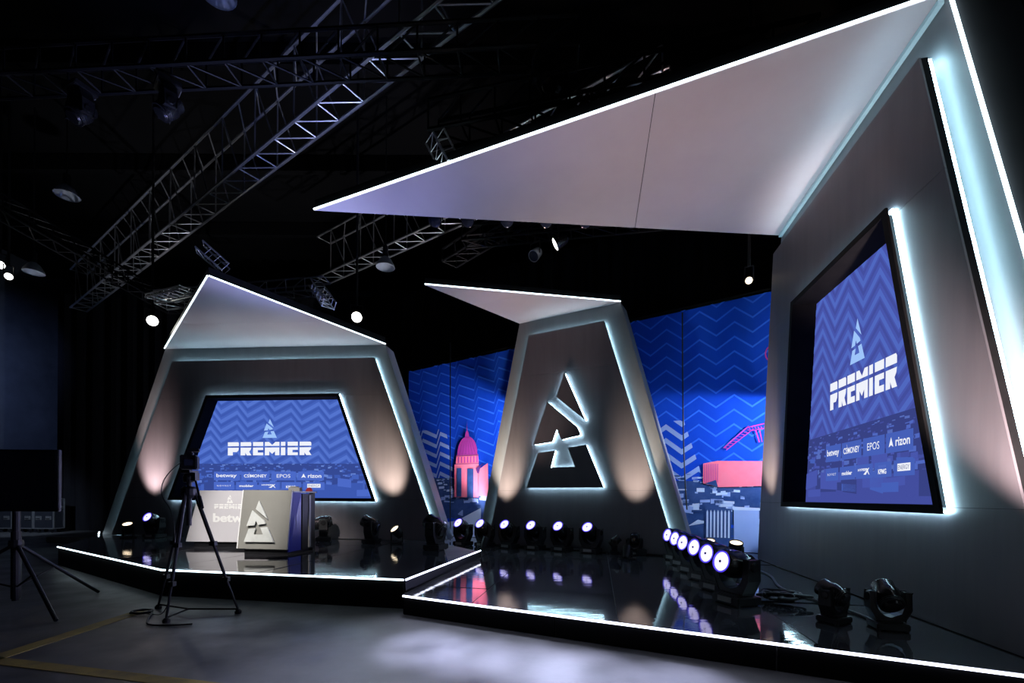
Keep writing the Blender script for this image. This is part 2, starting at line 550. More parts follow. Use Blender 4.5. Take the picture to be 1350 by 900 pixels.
m = MB(); m.bar((-8.72, 9.62, 0.31), (-8.28, 9.12, 0.31), 0.013, M['edge'], 8)
tag(m.build('led_bar'), 'short loose white light bar lying at the foot of the left screen tower', 'light bar')


# ------------------------------------------------------------------ towers
def tower(name, label, loc, e):
    return thing(name, label, 'stage tower', (loc[0], loc[1], 0), math.atan2(e[1], e[0]))


def boards_around(root, outer, hole, y0, y1, mat_, gap=0.0015):
    """panel made of boards: below, above, left and right of a trapezoid opening"""
    zb = hole[0][1]; zt = hole[1][1]
    BIG = 20
    parts = [clip(outer, [(-BIG, -BIG), (BIG, -BIG), (BIG, zb - gap), (-BIG, zb - gap)]),
             clip(outer, [(-BIG, zt + gap), (BIG, zt + gap), (BIG, BIG), (-BIG, BIG)])]
    bl, tl, tr, br = hole
    mid = clip(outer, [(-BIG, zb + gap), (BIG, zb + gap), (BIG, zt - gap), (-BIG, zt - gap)])

    def line_x(a, b, z):
        return a[0] + (b[0] - a[0]) * (z - a[1]) / (b[1] - a[1])
    L = [(-BIG, zb), (line_x(bl, tl, zb), zb), (line_x(bl, tl, zt), zt), (-BIG, zt)]
    Rr = [(line_x(br, tr, zb), zb), (BIG, zb), (BIG, zt), (line_x(br, tr, zt), zt)]
    parts += [clip(mid, L), clip(mid, Rr)]
    for p in parts:
        if len(p) >= 3:
            m = MB(); m.prism(p, y0, y0 + 0.014, mat_); m.build('panel_board', root)
    m = MB(); m.prism(inset(outer, 0.002), y0 + 0.015, y1, M['matte'], holes=[hole]); m.build('panel_core', root)


def canopy(root, inv, A, B, tip, thick, lit, boards, rt=0.009):
    """flat triangular roof leaf, points in world space"""
    W = [inv @ Vector(p) for p in (A, B, tip)]
    m = MB()
    m.add([tuple(p + Vector((0, 0, 0.016))) for p in W] + [tuple(p + Vector((0, 0, thick))) for p in W],
          [(0, 1, 2), (3, 5, 4), (0, 3, 4, 1), (1, 4, 5, 2), (2, 5, 3, 0)], M['fascia'])
    can = m.build('canopy', root)
    # soffit boards
    N = len(boards) + 1
    cuts = [0.0] + boards + [1.0]
    a, b, c = W   # a far/left attach, b near/right attach, c tip
    for k in range(N):
        t0 = cuts[k] + (0.0006 if k else 0); t1 = cuts[k + 1] - (0.0006 if k < N - 1 else 0)
        # slice towards the tip, parallel to the attached edge
        p = [a.lerp(c, t0), b.lerp(c, t0), b.lerp(c, t1), a.lerp(c, t1)]
        if t1 >= 1.0:
            p = p[:3]
            p[2] = c.copy()
        n = len(p)
        up = Vector((0, 0, 0.013))
        mm = MB()
        mm.add([tuple(q) for q in p] + [tuple(q + up) for q in p], [tuple(range(n)), tuple(range(n, 2 * n))] + [(i, (i + 1) % n, n + (i + 1) % n, n + i) for i in range(n)], M['canopy'])
        mm.build('soffit_board', can)
    cen = (a + b + c) / 3
    for i, j in lit:
        p, q = W[i], W[j]
        d = (q - p).normalized()
        out = d.cross(Vector((0, 0, 1)))
        if out.dot(p - cen) < 0:
            out = -out
        mm = MB()
        mm.bar(p + out * 0.014 + Vector((0, 0, 0.012)), q + out * 0.014 + Vector((0, 0, 0.012)), rt, M['edge'], 8)
        mm.build('led_edge_tube', can)
    return can


def screen_box(root, outer, zdisp, flange_y=-0.19, panel_y=-0.12):
    """black trapezoid screen surround, proud of the panel, with tape behind its flange"""
    body = inset(outer, 0.045)
    inner = inset(outer, 0.06)
    m = MB()
    m.prism(outer, flange_y - 0.02, flange_y, M['matte'], holes=[inner])
    m.prism(body, flange_y - 0.001, 0.08, M['matte'], holes=[inner])
    m.prism(body, 0.081, 0.10, M['black'])
    box = m.build('screen_surround', root)
    strip_ring('led_tape', inset(outer, 0.012), (flange_y + panel_y) / 2 + 0.012, 0.008, M['led_hot'], root)
    m = MB()
    m.flat(inset(outer, 0.062), zdisp, M['s_bg'])
    return inner


# ---- left tower
LO = (-8.368, 9.303); LE = Vector((0.99293411, -0.11866702))
tl = tower('screen_tower', 'grey trapezoid stage tower with a wide blue screen on the left platform', LO, LE)
bpy.context.view_layer.update()
ml_inv = tl.matrix_world.inverted()
Lframe = [(0.0, 0.292), (1.40, 4.03), (6.0, 3.96), (7.228, 0.292)]
Lpanel = [(0.343, 0.30), (1.669, 3.74), (5.832, 3.69), (7.074, 0.30)]
Lscr = [(1.664, 1.0), (2.472, 3.035), (5.187, 3.015), (5.921, 1.0)]
Lbody = inset(Lscr, 0.045)
m = MB(); m.prism(Lframe, 0.0, 0.42, M['frame'], holes=[Lbody]); m.build('outer_frame', tl)
boards_around(tl, Lpanel, [Lbody[0], Lbody[1], Lbody[2], Lbody[3]], -0.12, -0.045, M['panel'])
strip_ring('led_tape', inset(Lpanel, 0.014), -0.026, 0.008, M['led'], tl, closed=False)
screen_box(tl, Lscr, 0.05)


def screen_art(root, outer, y, k, emb, prem, row1, row2, sky, zz, seed, words2):
    win = inset(outer, 0.061)
    g = lambda s_: M[k + '_' + s_]
    m = MB(); m.flat(win, y, g('bg')); disp = m.build('display', root)
    rnd = random.Random(seed)
    m = MB()
    zigzag(m, win, y - 0.002, g('line'), *zz)
    z2 = (zz[0][0], zz[0][1] - zz[4] * 0.5), *zz[1:6], zz[6] * 0.7
    zigzag(m, win, y - 0.001, g('dim'), *z2)
    m.build('zigzag_pattern', disp)
    zs = sky[0][1]
    m = MB()
    x0 = min(p[0] for p in win); x1 = max(p[0] for p in win); z0 = min(p[1] for p in win)
    m.flat(clip([(x0, z0), (x1, z0), (x1, sky[1][1]), (x0, zs)], win), y - 0.004, g('city'))
    m.flat(clip([(x0, z0), (x1, z0), (x1, z0 + 0.30), (x0, z0 + 0.22)], win), y - 0.005, g('dim'))
    city(m, win, (x0, z0 + 0.25, x1, zs + 0.0), y - 0.006, [g('roof'), g('dim'), g('bg'), g('city'), g('line')], 330, 0.03, 0.10, rnd)
    city(m, win, (x0, z0, x1, z0 + 0.5), y - 0.008, [g('bg'), g('city'), g('box')], 26, 0.12, 0.34, rnd)
    m.build('skyline_picture', disp)
    W_ = M['s_white']
    m = MB(); put_emblem(m, *emb, y - 0.012, M['s_emb']); m.build('emblem_print', disp)
    m = MB(); put_premier(m, *prem, y - 0.012, W_); m.build('lettering', disp)
    m = MB()
    for a, b in zip(row1[0], row1[1]):
        m.flat([(a, row1[2]), (b, row1[2]), (b, row1[3]), (a, row1[3])], y - 0.011, g('box'))
    for a, b in zip(row2[0], row2[1]):
        m.flat([(a, row2[2]), (b, row2[2]), (b, row2[3]), (a, row2[3])], y - 0.011, g('box'))
    h = row1[3] - row1[2]; zc = (row1[3] + row1[2]) / 2; yy = y - 0.014

    def box_text(row, i, s_, fx0, fx1, fh, bold, dz=0.0):
        a, b = row[0][i], row[1][i]; w_ = b - a; hh = row[3] - row[2]; c = (row[3] + row[2]) / 2 + dz * hh
        put_text(m, s_, a + w_ * fx0, c - fh * hh / 2, a + w_ * fx1, c + fh * hh / 2, yy, W_, bold)
    box_text(row1, 0, 'betway', 0.10, 0.90, 0.52, 0.02)
    box_text(row1, 1, 'CS:MONEY', 0.10, 0.92, 0.36, 0.02)
    a, b = row1[0][1], row1[1][1]
    m.flat([(a + (b - a) * .27, zc + h * .42), (a + (b - a) * .36, zc - h * .1), (a + (b - a) * .33, zc - h * .1)], yy, W_)
    box_text(row1, 2, 'EPOS', 0.22, 0.78, 0.40, 0.0)
    box_text(row1, 3, 'rizon', 0.38, 0.90, 0.42, 0.02)
    a, b = row1[0][3], row1[1][3]; w_ = b - a
    m.flat([(a + w_ * .12, zc - h * .22), (a + w_ * .21, zc + h * .28), (a + w_ * .30, zc - h * .22), (a + w_ * .21, zc - h * .12)], yy, W_)
    box_text(row2, 0, 'N O V N E T', 0.16, 0.84, 0.20, 0.0)
    box_text(row2, 1, words2[0], 0.16, 0.84, 0.30, 0.03)
    box_text(row2, 2, 'HYPER', 0.14, 0.66, 0.18, 0.03, 0.12)
    a, b = row2[0][2], row2[1][2]; w_ = b - a; c = (row2[3] + row2[2]) / 2; hh = row2[3] - row2[2]
    m.flat([(a + w_ * .62, c + hh * .2), (a + w_ * .70, c + hh * .2), (a + w_ * .84, c - hh * .28), (a + w_ * .78, c - hh * .22)], yy, W_)
    m.flat([(a + w_ * .78, c + hh * .22), (a + w_ * .82, c + hh * .22), (a + w_ * .62, c - hh * .25), (a + w_ * .48, c - hh * .22)], yy, W_)
    box_text(row2, 3, 'KPMG', 0.24, 0.72, 0.34, 0.03, -0.12)
    a, b = row2[0][3], row2[1][3]; w_ = b - a
    for q in range(4):
        m.flat([(a + w_ * (.26 + q * .115), c + hh * .14), (a + w_ * (.35 + q * .115), c + hh * .14), (a + w_ * (.35 + q * .115), c + hh * .3), (a + w_ * (.26 + q * .115), c + hh * .3)], yy, g('line'))
    a, b = row2[0][4], row2[1][4]; w_ = b - a
    m.flat([(a + w_ * .2, c - hh * .2), (a + w_ * .82, c - hh * .2), (a + w_ * .82, c + hh * .28), (a + w_ * .2, c + hh * .28)], yy, W_)
    put_text(m, 'ENERGY', a + w_ * .24, c - hh * .1, a + w_ * .78, c + hh * .18, yy - 0.002, M['r_ink'], 0.0)
    m.build('sponsor_print', disp)


screen_art(tl, Lscr, 0.05, 's', (3.49, 2.23, 0.30, 0.37), (2.75, 1.89, 4.51, 2.15),
           ([2.45, 3.04, 3.68, 4.24], [3.00, 3.63, 4.19, 4.77], 1.40, 1.57), ([2.45, 2.93, 3.42, 3.89, 4.34], [2.89, 3.38, 3.84, 4.30, 4.78], 1.215, 1.365),
           ((1.74, 1.73), (5.42, 1.72)), ((1.45, 2.44 + .32), (0.35, 0.18), (0.22, -0.26), 18, 0.19, range(-8, 8), 0.075), 11, ('mobler',))
Aw = tl.matrix_world @ Vector((1.40, 0, 4.03)); Bw = tl.matrix_world @ Vector((6.0, 0, 3.96))
canopy(tl, ml_inv, Aw, Bw, (-4.30, 6.42, 4.18), 0.14, [(0, 2), (1, 2)], [0.42])

# ---- middle tower
MO = (-0.646, 9.085); ME = Vector((0.87751597, -0.47954742))
tm = tower('emblem_tower', 'slim grey stage tower with a large backlit triangular emblem between the two screens', MO, ME)
bpy.context.view_layer.update()
mm_inv = tm.matrix_world.inverted()
Mframe = [(-0.036, 0.182), (0.878, 4.40), (2.814, 4.42), (4.007, 0.182)]
Mpanel = [(0.270, 0.19), (1.133, 4.10), (2.562, 4.11), (3.765, 0.19)]
m = MB(); m.prism(Mframe, 0.0, 0.40, M['frame']); m.build('outer_frame', tm)
for z0, z1 in ((0.0, 1.2185), (1.2215, 3.3385), (3.3415, 5)):
    p = clip(Mpanel, [(-5, z0), (9, z0), (9, z1), (-5, z1)])
    m = MB(); m.prism(p, -0.12, -0.106, M['panel']); m.build('panel_board', tm)
m = MB(); m.prism(inset(Mpanel, 0.002), -0.105, -0.045, M['matte']); m.build('panel_core', tm)
strip_ring('led_tape', inset(Mpanel, 0.014), -0.026, 0.008, M['led'], tm, closed=False)
for p in EMB_RAW:
    m = MB(); m.prism(p, -0.215, -0.195, M['emblem']); m.prism(inset(p, 0.05), -0.196, -0.121, M['fascia'])
    pl = m.build('emblem_plate', tm)
    strip_ring('led_tape', inset(p, 0.010), -0.158, 0.008, M['led_hot'], pl)
Aw = tm.matrix_world @ Vector((0.878, 0, 4.40)); Bw = tm.matrix_world @ Vector((2.814, 0, 4.42))
canopy(tm, mm_inv, Aw, Bw, (-1.407, 7.235, 4.46), 0.12, [(1, 2)], [0.5])

# ---- right tower
RO = (3.884, 6.987); RE = Vector((-0.17374464, -0.98479074))
tr_ = tower('screen_tower', 'large grey stage tower with a framed blue screen, filling the right side', RO, RE)
bpy.context.view_layer.update()
mr_inv = tr_.matrix_world.inverted()
Rframe = [(-0.063, 0.182), (0.559, 4.82), (3.63, 4.90), (4.90, 0.182)]
Rpanel = [(0.12, 0.19), (0.66, 4.52), (3.538, 4.52), (4.66, 0.19)]
Rscr = [(1.176, 1.0), (1.437, 3.52), (3.278, 3.53), (3.914, 1.0)]
Rbody = inset(Rscr, 0.045)
m = MB(); m.prism(Rframe, 0.0, 0.42, M['frame'], holes=[Rbody]); m.build('outer_frame', tr_)
boards_around(tr_, Rpanel, list(Rbody), -0.14, -0.078, M['panel'])
strip_ring('led_tape', inset(Rpanel, 0.016), -0.058, 0.010, M['led'], tr_, closed=False)
screen_box(tr_, Rscr, 0.05, flange_y=-0.20, panel_y=-0.14)
screen_art(tr_, Rscr, 0.05, 'r', (2.25, 2.50, 0.26, 0.44), (1.85, 2.10, 3.0, 2.40),
           ([1.76, 2.10, 2.49, 2.85], [2.08, 2.46, 2.83, 3.21], 1.52, 1.70), ([1.76, 2.06, 2.37, 2.68, 2.96], [2.03, 2.35, 2.65, 2.93, 3.23], 1.305, 1.445),
           ((1.2, 1.83), (3.9, 1.88)), ((0.84, 3.69 + .42), (0.27, 0.21), (0.27, -0.42), 14, 0.20, range(-10, 8), 0.07), 5, ('mobler',))
m = MB()
p0 = Vector((3.66, -0.012, 4.86)); p1 = Vector((4.93, -0.012, 0.2))
m.bar(p0, p1, 0.013, M['edge'], 8); m.build('led_edge_tube', tr_)
m = MB(); m.bar((0.60, -0.03, 4.795), (3.60, -0.03, 4.875), 0.028, M['led_dim'], 4); m.build('lit_joint_band', tr_)  # glowing band paints the cyan-lit side face under the canopy
Aw = tr_.matrix_world @ Vector((0.559, 0, 4.82)); Bw = tr_.matrix_world @ Vector((3.63, 0, 4.90))
canopy(tr_, mr_inv, Aw, Bw, (-2.61, 5.97, 4.84), 0.14, [(1, 2)], [0.33], 0.0125)

# ------------------------------------------------------------------ printed backdrop
BO = (-0.166, 9.963)
bd = thing('skyline_backdrop', 'blue printed backdrop with zigzags and a pink dome, behind the centre tower', 'backdrop', (BO[0], BO[1], 0), math.atan2(ME.y, ME.x))
Bwin = [(-2.75, 0.19), (5.75, 0.19), (5.75, 4.56), (-2.75, 4.18)]
m = MB(); m.prism(Bwin, 0.0, 0.03, M['ink_blue']); m.build('printed_cloth', bd)
m = MB()
zigzag(m, [(2.2, 0.9), (5.75, 0.9), (5.75, 4.56), (2.2, 4.42)], -0.002, M['ink_line'], (2.55, 3.86 + .18), (0.285, 0.19), (0.275, -0.22), 14, 0.25, range(-9, 3), 0.035)
zigzag(m, [(2.2, 0.9), (4.2, 0.9), (3.7, 2.5), (2.2, 2.5)], -0.003, M['ink_pale'], (2.55, 3.86 + .18), (0.285, 0.19), (0.275, -0.22), 14, 0.25, range(-12, -4), 0.10)
zigzag(m, [(-2.75, 0.9), (2.0, 0.9), (2.0, 4.40), (-2.75, 4.2)], -0.002, M['ink_line'], (-3.35, 4.6), (0.42, -0.17), (0.11, 0.30), 16, 0.235, range(-16, 5), 0.035)
zigzag(m, [(-2.75, 0.9), (-1.2, 0.9), (-1.6, 2.7), (-2.75, 2.7)], -0.003, M['ink_pale'], (-3.35, 4.6), (0.42, -0.17), (0.11, 0.30), 8, 0.235, range(-16, -2), 0.09)
m.build('zigzag_print', bd)
# city mass
rnd = random.Random(21)
m = MB()
m.flat([(-2.75, 0.19), (5.75, 0.19), (5.75, 1.36), (-2.75, 1.56)], -0.005, M['ink_navy'])
city(m, [(-2.75, 0.19), (5.75, 0.19), (5.75, 1.50), (-2.75, 1.62)], (-2.75, 0.85, 5.6, 1.52), -0.007, [M['ink_navy'], M['ink_white'], M['ink_pale'], M['ink_navy']], 520, 0.04, 0.17, rnd)
city(m, [(-2.75, 0.19), (5.75, 0.19), (5.75, 1.50), (-2.75, 1.62)], (-2.75, 0.2, 5.6, 0.9), -0.010, [M['ink_navy'], M['ink_pale'], M['ink_navy'], M['ink_blue']], 60, 0.14, 0.4, rnd)
m.flat([(4.07, 0.30), (4.48, 0.28), (4.48, 0.92), (4.07, 0.95)], -0.013, M['ink_navy'])
for q in range(7):
    x = 4.09 + q * 0.057
    m.flat([(x, 0.42), (x + 0.028, 0.42), (x + 0.028, 0.86), (x + 0.014, 0.90), (x, 0.86)], -0.015, M['ink_white'])
m.flat([(4.53, 0.19), (4.91, 0.19), (4.90, 0.90), (4.52, 0.90)], -0.013, M['ink_pale'])
m.flat([(4.50, 0.90), (4.92, 0.90), (4.92, 0.94), (4.50, 0.96)], -0.014, M['ink_white'])
m.flat([(3.78, 0.60), (4.05, 0.66), (4.05, 0.70), (3.95, 0.72)], -0.013, M['ink_white'])
m.flat([(-2.0, 0.42), (-1.25, 0.55), (-0.6, 0.85), (-0.6, 0.19), (-2.0, 0.19)], -0.012, M['ink_white'])
m.flat([(-1.95, 0.50), (-1.35, 0.62), (-0.9, 0.95), (-1.9, 0.98)], -0.0125, M['ink_navy'])
m.build('city_print', bd)
# dome
m = MB()
Y = -0.017
cx = -1.0
m.flat([(-1.33, 1.09), (-0.66, 1.09), (-0.66, 1.84), (-1.33, 1.85)], Y, M['ink_pink'])
m.flat([(-0.68, 1.12), (-0.40, 1.12), (-0.42, 1.86), (-0.68, 1.70)], Y, M['ink_pink'])
m.flat([(-1.30, 1.84), (-0.66, 1.84), (-0.68, 2.06), (-1.27, 2.06)], Y - .001, M['ink_pink'])
dome = [(-1.27, 2.05)]
for i in range(13):
    t = math.pi * i / 12
    dome.append((cx + 0.025 - 0.275 * math.cos(t), 2.06 + 0.42 * math.sin(t) ** 0.9))
dome.append((-0.68, 2.05))
m.flat(dome, Y - .001, M['ink_magenta'])
m.flat([(-1.05, 2.44), (-0.92, 2.44), (-0.95, 2.58), (-0.985, 2.62), (-1.02, 2.58)], Y - .001, M['ink_magenta'])
m.flat([(-0.99, 2.60), (-0.978, 2.60), (-0.983, 2.84)], Y - .001, M['ink_magenta'])
for q in range(7):
    x = -1.23 + q * 0.085
    m.flat([(x, 1.88), (x + 0.03, 1.88), (x + 0.03, 2.02), (x, 2.02)], Y - .003, M['ink_magenta'])
for q in range(6):
    x = -1.20 + q * 0.09
    m.flat([(x, 2.07), (x + 0.008, 2.07), (cx + (x - cx) * .5 + 0.005, 2.40), (cx + (x - cx) * .5, 2.40)], Y - .003, M['ink_plum'])
for z in (1.85, 2.035):
    m.flat([(-1.31, z), (-0.66, z), (-0.66, z + 0.012), (-1.31, z + 0.012)], Y - .004, M['ink_plum'])
m.flat([(-1.26, 1.10), (-1.13, 1.10), (-1.13, 1.76), (-1.26, 1.76)], Y - .003, M['ink_navy'])
m.flat([(-0.97, 1.08), (-0.80, 1.08), (-0.80, 1.74), (-0.97, 1.74)], Y - .003, M['ink_navy'])
m.flat([(-0.74, 1.74), (-0.52, 1.86), (-0.60, 1.80), (-0.66, 1.62), (-0.70, 1.64)], Y - .004, M['ink_plum'])
m.build('dome_print', bd)
# pink drum, crane and ring
m = MB()
m.flat([(4.03, 1.36), (4.29, 1.29), (5.0, 1.31), (5.0, 1.72), (4.26, 1.75), (4.03, 1.71)], Y, M['ink_pink'])
for q in range(8):
    x = 4.05 + q * 0.03
    m.flat([(x, 1.38), (x + 0.009, 1.375), (x + 0.009, 1.70), (x, 1.70)], Y - .002, M['ink_magenta'])
m.flat([(4.06, 1.36), (4.24, 1.42), (4.27, 1.30)], Y - .003, M['ink_navy'])


def ink_line(a, b, w_, mt):
    a = Vector(a); b = Vector(b); d = (b - a).normalized(); n_ = Vector((-d.y, d.x)) * w_ / 2
    m.flat([tuple(a - n_), tuple(b - n_), tuple(b + n_), tuple(a + n_)], Y - .002, mt)


ink_line((4.36, 1.97), (4.74, 2.32), 0.02, M['ink_magenta']); ink_line((4.40, 1.93), (4.80, 2.26), 0.014, M['ink_magenta'])
for q in range(9):
    ink_line((4.38 + q * .042, 1.97 + q * .036), (4.43 + q * .042, 1.96 + q * .036), 0.012, M['ink_magenta'])
ink_line((4.72, 2.30), (5.05, 2.36), 0.02, M['ink_magenta']); ink_line((4.76, 2.24), (5.05, 2.28), 0.016, M['ink_magenta'])
for q in range(7):
    ink_line((4.74 + q * .045, 2.30), (4.77 + q * .045, 2.25), 0.012, M['ink_magenta'])
ink_line((4.84, 2.26), (4.90, 2.04), 0.02, M['ink_magenta']); ink_line((4.90, 2.26), (4.94, 2.04), 0.016, M['ink_magenta'])
for q in range(24):
    t0 = 2 * math.pi * q / 24; t1 = 2 * math.pi * (q + 1) / 24
    ink_line((5.10 + .12 * math.cos(t0), 3.50 + .14 * math.sin(t0)), (5.10 + .12 * math.cos(t1), 3.50 + .14 * math.sin(t1)), 0.018, M['ink_magenta'])
m.build('harbour_print', bd)
m = MB(); m.bar((-2.8, 0.05, 4.24), (5.8, 0.05, 4.62), 0.03, M['dark_alu'], 8); m.build('top_pipe', bd)


# ------------------------------------------------------------------ moving heads and wash lights
def mover_parts(root, tilt, lit, light_w=0.0, light_deg=70, light_col=(0.5, 0.5, 1.0), s=1.0):
    """base, yoke, head and lens; faces local -Y, tilt = angle of the beam above the horizon"""
    m = MB()
    m.box((0, 0, 0.045 * s), (0.30 * s, 0.26 * s, 0.07 * s), M['black'])
    m.box((0, 0, 0.088 * s), (0.22 * s, 0.20 * s, 0.02 * s), M['black'])
    base = m.build('base', root, bevel=0.008)
    m = MB(); m.box((0, -0.1335 * s, 0.05 * s), (0.15 * s, 0.006, 0.045 * s), M['grey_plate']); m.build('control_plate', base)
    for sx in (-1, 1):
        for sy in (-1, 1):
            m = MB()
            m.lathe((sx * 0.12 * s, sy * 0.10 * s, 0.0), (0, 0, 1), [(0.016, 0), (0.014, 0.011)], M['black'], 8)
            m.build('rubber_foot', base)
    # yoke: two tapered arms and a curved crosspiece
    m = MB()
    zc = 0.34 * s
    prof = []
    for i in range(9):
        t = math.pi + math.pi * i / 8
        prof.append((0.135 * s * math.cos(t), zc - 0.05 * s + 0.155 * s * math.sin(t)))
    inner = [(p[0] * 0.99, p[1]) for p in prof]
    outer = [(-0.185 * s, zc + 0.06 * s), (-0.190 * s, zc - 0.12 * s), (-0.13 * s, 0.10 * s), (0.13 * s, 0.10 * s), (0.190 * s, zc - 0.12 * s), (0.185 * s, zc + 0.06 * s),
             (0.135 * s, zc + 0.06 * s)] + list(reversed(prof)) + [(-0.135 * s, zc + 0.06 * s)]
    m.prism(outer, -0.065 * s, 0.065 * s, M['black'])
    yk = m.build('yoke', root, bevel=0.006)
    for sx in (-1, 1):
        m = MB()
        m.lathe((sx * 0.186 * s, 0, zc), (sx, 0, 0), [(0.045 * s, 0), (0.04 * s, 0.012 * s)], M['satin'], 14)
        m.build('pivot_cap', yk, smooth=True)
    # head
    d = Vector((0, -math.cos(tilt), math.sin(tilt)))
    c = Vector((0, 0, zc))
    m = MB()
    m.lathe(c - d * 0.15 * s, d, [(0.02 * s, 0), (0.075 * s, 0.004 * s), (0.105 * s, 0.05 * s), (0.122 * s, 0.14 * s), (0.124 * s, 0.20 * s), (0.108 * s, 0.235 * s), (0.110 * s, 0.315 * s), (0.098 * s, 0.33 * s), (0.092 * s, 0.312 * s)], M['satin'], 24)
    head = m.build('head', root, smooth=True)
    m = MB()
    for k in range(4):
        m.lathe(c - d * (0.12 - k * 0.022) * s, d, [(0.112 * s, 0), (0.114 * s, 0.004 * s), (0.112 * s, 0.008 * s)], M['black'], 20)
    m.build('cooling_fins', head)
    lc = c + d * (0.305 - 0.14) * s
    lc = c + d * 0.166 * s
    m = MB(); m.lathe(lc, d, [(0.082 * s, 0), (0.07 * s, 0.010 * s), (0.04 * s, 0.017 * s), (0.004, 0.019 * s)], M['lens'] if lit else M['dead_lens'], 24)
    m.build('lens', head, smooth=True)
    if lit:
        m = MB()
        m.lathe(lc, d, [(0.0925 * s, -0.004 * s), (0.0925 * s, 0.012 * s), (0.082 * s, 0.012 * s), (0.082 * s, 0.0)], M['lens_halo'], 24, caps=False)  # glowing rim paints the blue bloom around the lit lens
        m.build('lens_halo', head)
        m = MB(); m.lathe(lc + d * 0.019 * s, d, [(0.012 * s, 0), (0.010 * s, 0.006 * s)], M['black'], 10); m.build('lens_hub', head)
        spot('mover_beam', lc + d * 0.04, lc + d * 3, light_w, light_deg, light_col, 0.7, 0.07 * s, head)


def mover(label, loc, yaw, tilt, lit=False, watt=0.0, deg=70, s=1.0, group=None, col=(0.5, 0.5, 1.0)):
    """yaw: direction of the beam as a compass angle from -Y, positive towards +X"""
    t = thing('moving_head_light', label, 'stage light', loc, yaw, group)
    mover_parts(t, tilt, lit, watt, deg, col, s)
    return t


ORD = ['first', 'second', 'third', 'fourth', 'fifth', 'sixth']
mid_pos = [(-1.02, 8.62), (-0.60, 8.43), (-0.15, 8.22), (0.31, 8.02), (0.76, 7.82), (1.22, 7.60)]
for i, (x, y) in enumerate(mid_pos):
    mover(f'lit moving head at the emblem tower foot, {ORD[i]} from the left', (x + 0.10, y - 0.02, 0.18), R(-36), R(34), True, MOVER_W, 80,
          group='lit moving heads in front of the emblem tower', col=(0.55, 0.55, 1.0))
right_pos = [(2.30, 6.67), (2.20, 6.09), (2.10, 5.54), (2.03, 5.02), (1.93, 4.46), (1.82, 3.90)]
for i, (x, y) in enumerate(right_pos):
    mover(f'lit moving head before the right tower, {ORD[i]} from the far end', (x + 0.15, y + 0.09, 0.18), R(-70), R(12), True, MOVER_W, 66,
          group='lit moving heads in the row towards the viewer', col=(0.55, 0.55, 1.0))
mover('lit moving head at the left end of the high platform, beside the warm uplight', (-6.75, 8.60, 0.29), R(-10), R(28), True, 20, 80, s=0.95)
mover('unlit moving head just right of the desk on the high platform', (-3.39, 8.2, 0.29), R(-70), R(-12), s=0.98)
mover('unlit moving head on a flat base under the right corner of the left screen', (-2.42, 7.85, 0.29), R(-95), R(28), s=0.95)
mover('large unlit moving head at the right tip of the high platform', (-1.16, 6.95, 0.29), R(-110), R(32), s=1.05)
mover('dark unlit moving head near the front of the right tower, left one of two', (2.41, 3.40, 0.18), R(205), R(24), s=0.62)
mover('dark unlit moving head near the front of the right tower, right one of two', (2.68, 3.24, 0.18), R(165), R(38), s=0.66)
mover('small unlit moving head right of the lit row, tilted sideways', (1.68, 7.46, 0.18), R(80), R(40), s=0.60)
mover('small unlit moving head at the right end of the emblem tower, pointing up', (1.98, 7.34, 0.18), R(0), R(75), s=0.66)


def uplight(label, loc, target, watt, deg, r=0.075, z=0.2, tilt=None, col=(1.0, 0.80, 0.66)):
    t = thing('wash_uplight', label, 'stage light', loc, 0)
    d = (Vector(target) - Vector(loc)).normalized()
    c = Vector((0, 0, z))
    vis = d if tilt is None else Vector(tilt).normalized()
    m = MB(); m.lathe(c - vis * 0.12, vis, [(r * .5, 0), (r * .95, 0.02), (r * 1.1, 0.12), (r * 1.15, 0.20), (r * 1.02, 0.205), (r, 0.185)], M['black'], 20); can = m.build('lamp_housing', t, smooth=True)
    lc = c + vis * 0.066
    m = MB(); m.lathe(lc, vis, [(r, 0), (r * .8, 0.008), (0.004, 0.012)], M['warm_lens'], 20); m.build('lens', can, smooth=True)
    m = MB()
    m.box((0, 0, 0.01), (0.20, 0.14, 0.02), M['black'])
    for sx in (-1, 1):
        m.box((sx * (r * 1.15 + .012), 0, z / 2 + 0.01), (0.012, 0.035, z), M['black'])
    m.box((0, 0, 0.03), (2 * (r * 1.15 + .018), 0.035, 0.012), M['black'])
    m.build('bracket', t)
    spot('wash_beam', c + vis * 0.11 + Vector((0, 0, 0.02)), Vector(target) - Vector(loc), watt, deg, col, 1.0, 0.05, can)
    return t


PINK = (1.0, 0.78, 0.74)
WARM = (1.0, 0.82, 0.64)


def onplane(O, E, s_, n_, z):
    n = Vector((E.y, -E.x))
    return (O[0] + E.x * s_ + n.x * n_, O[1] + E.y * s_ + n.y * n_, z)


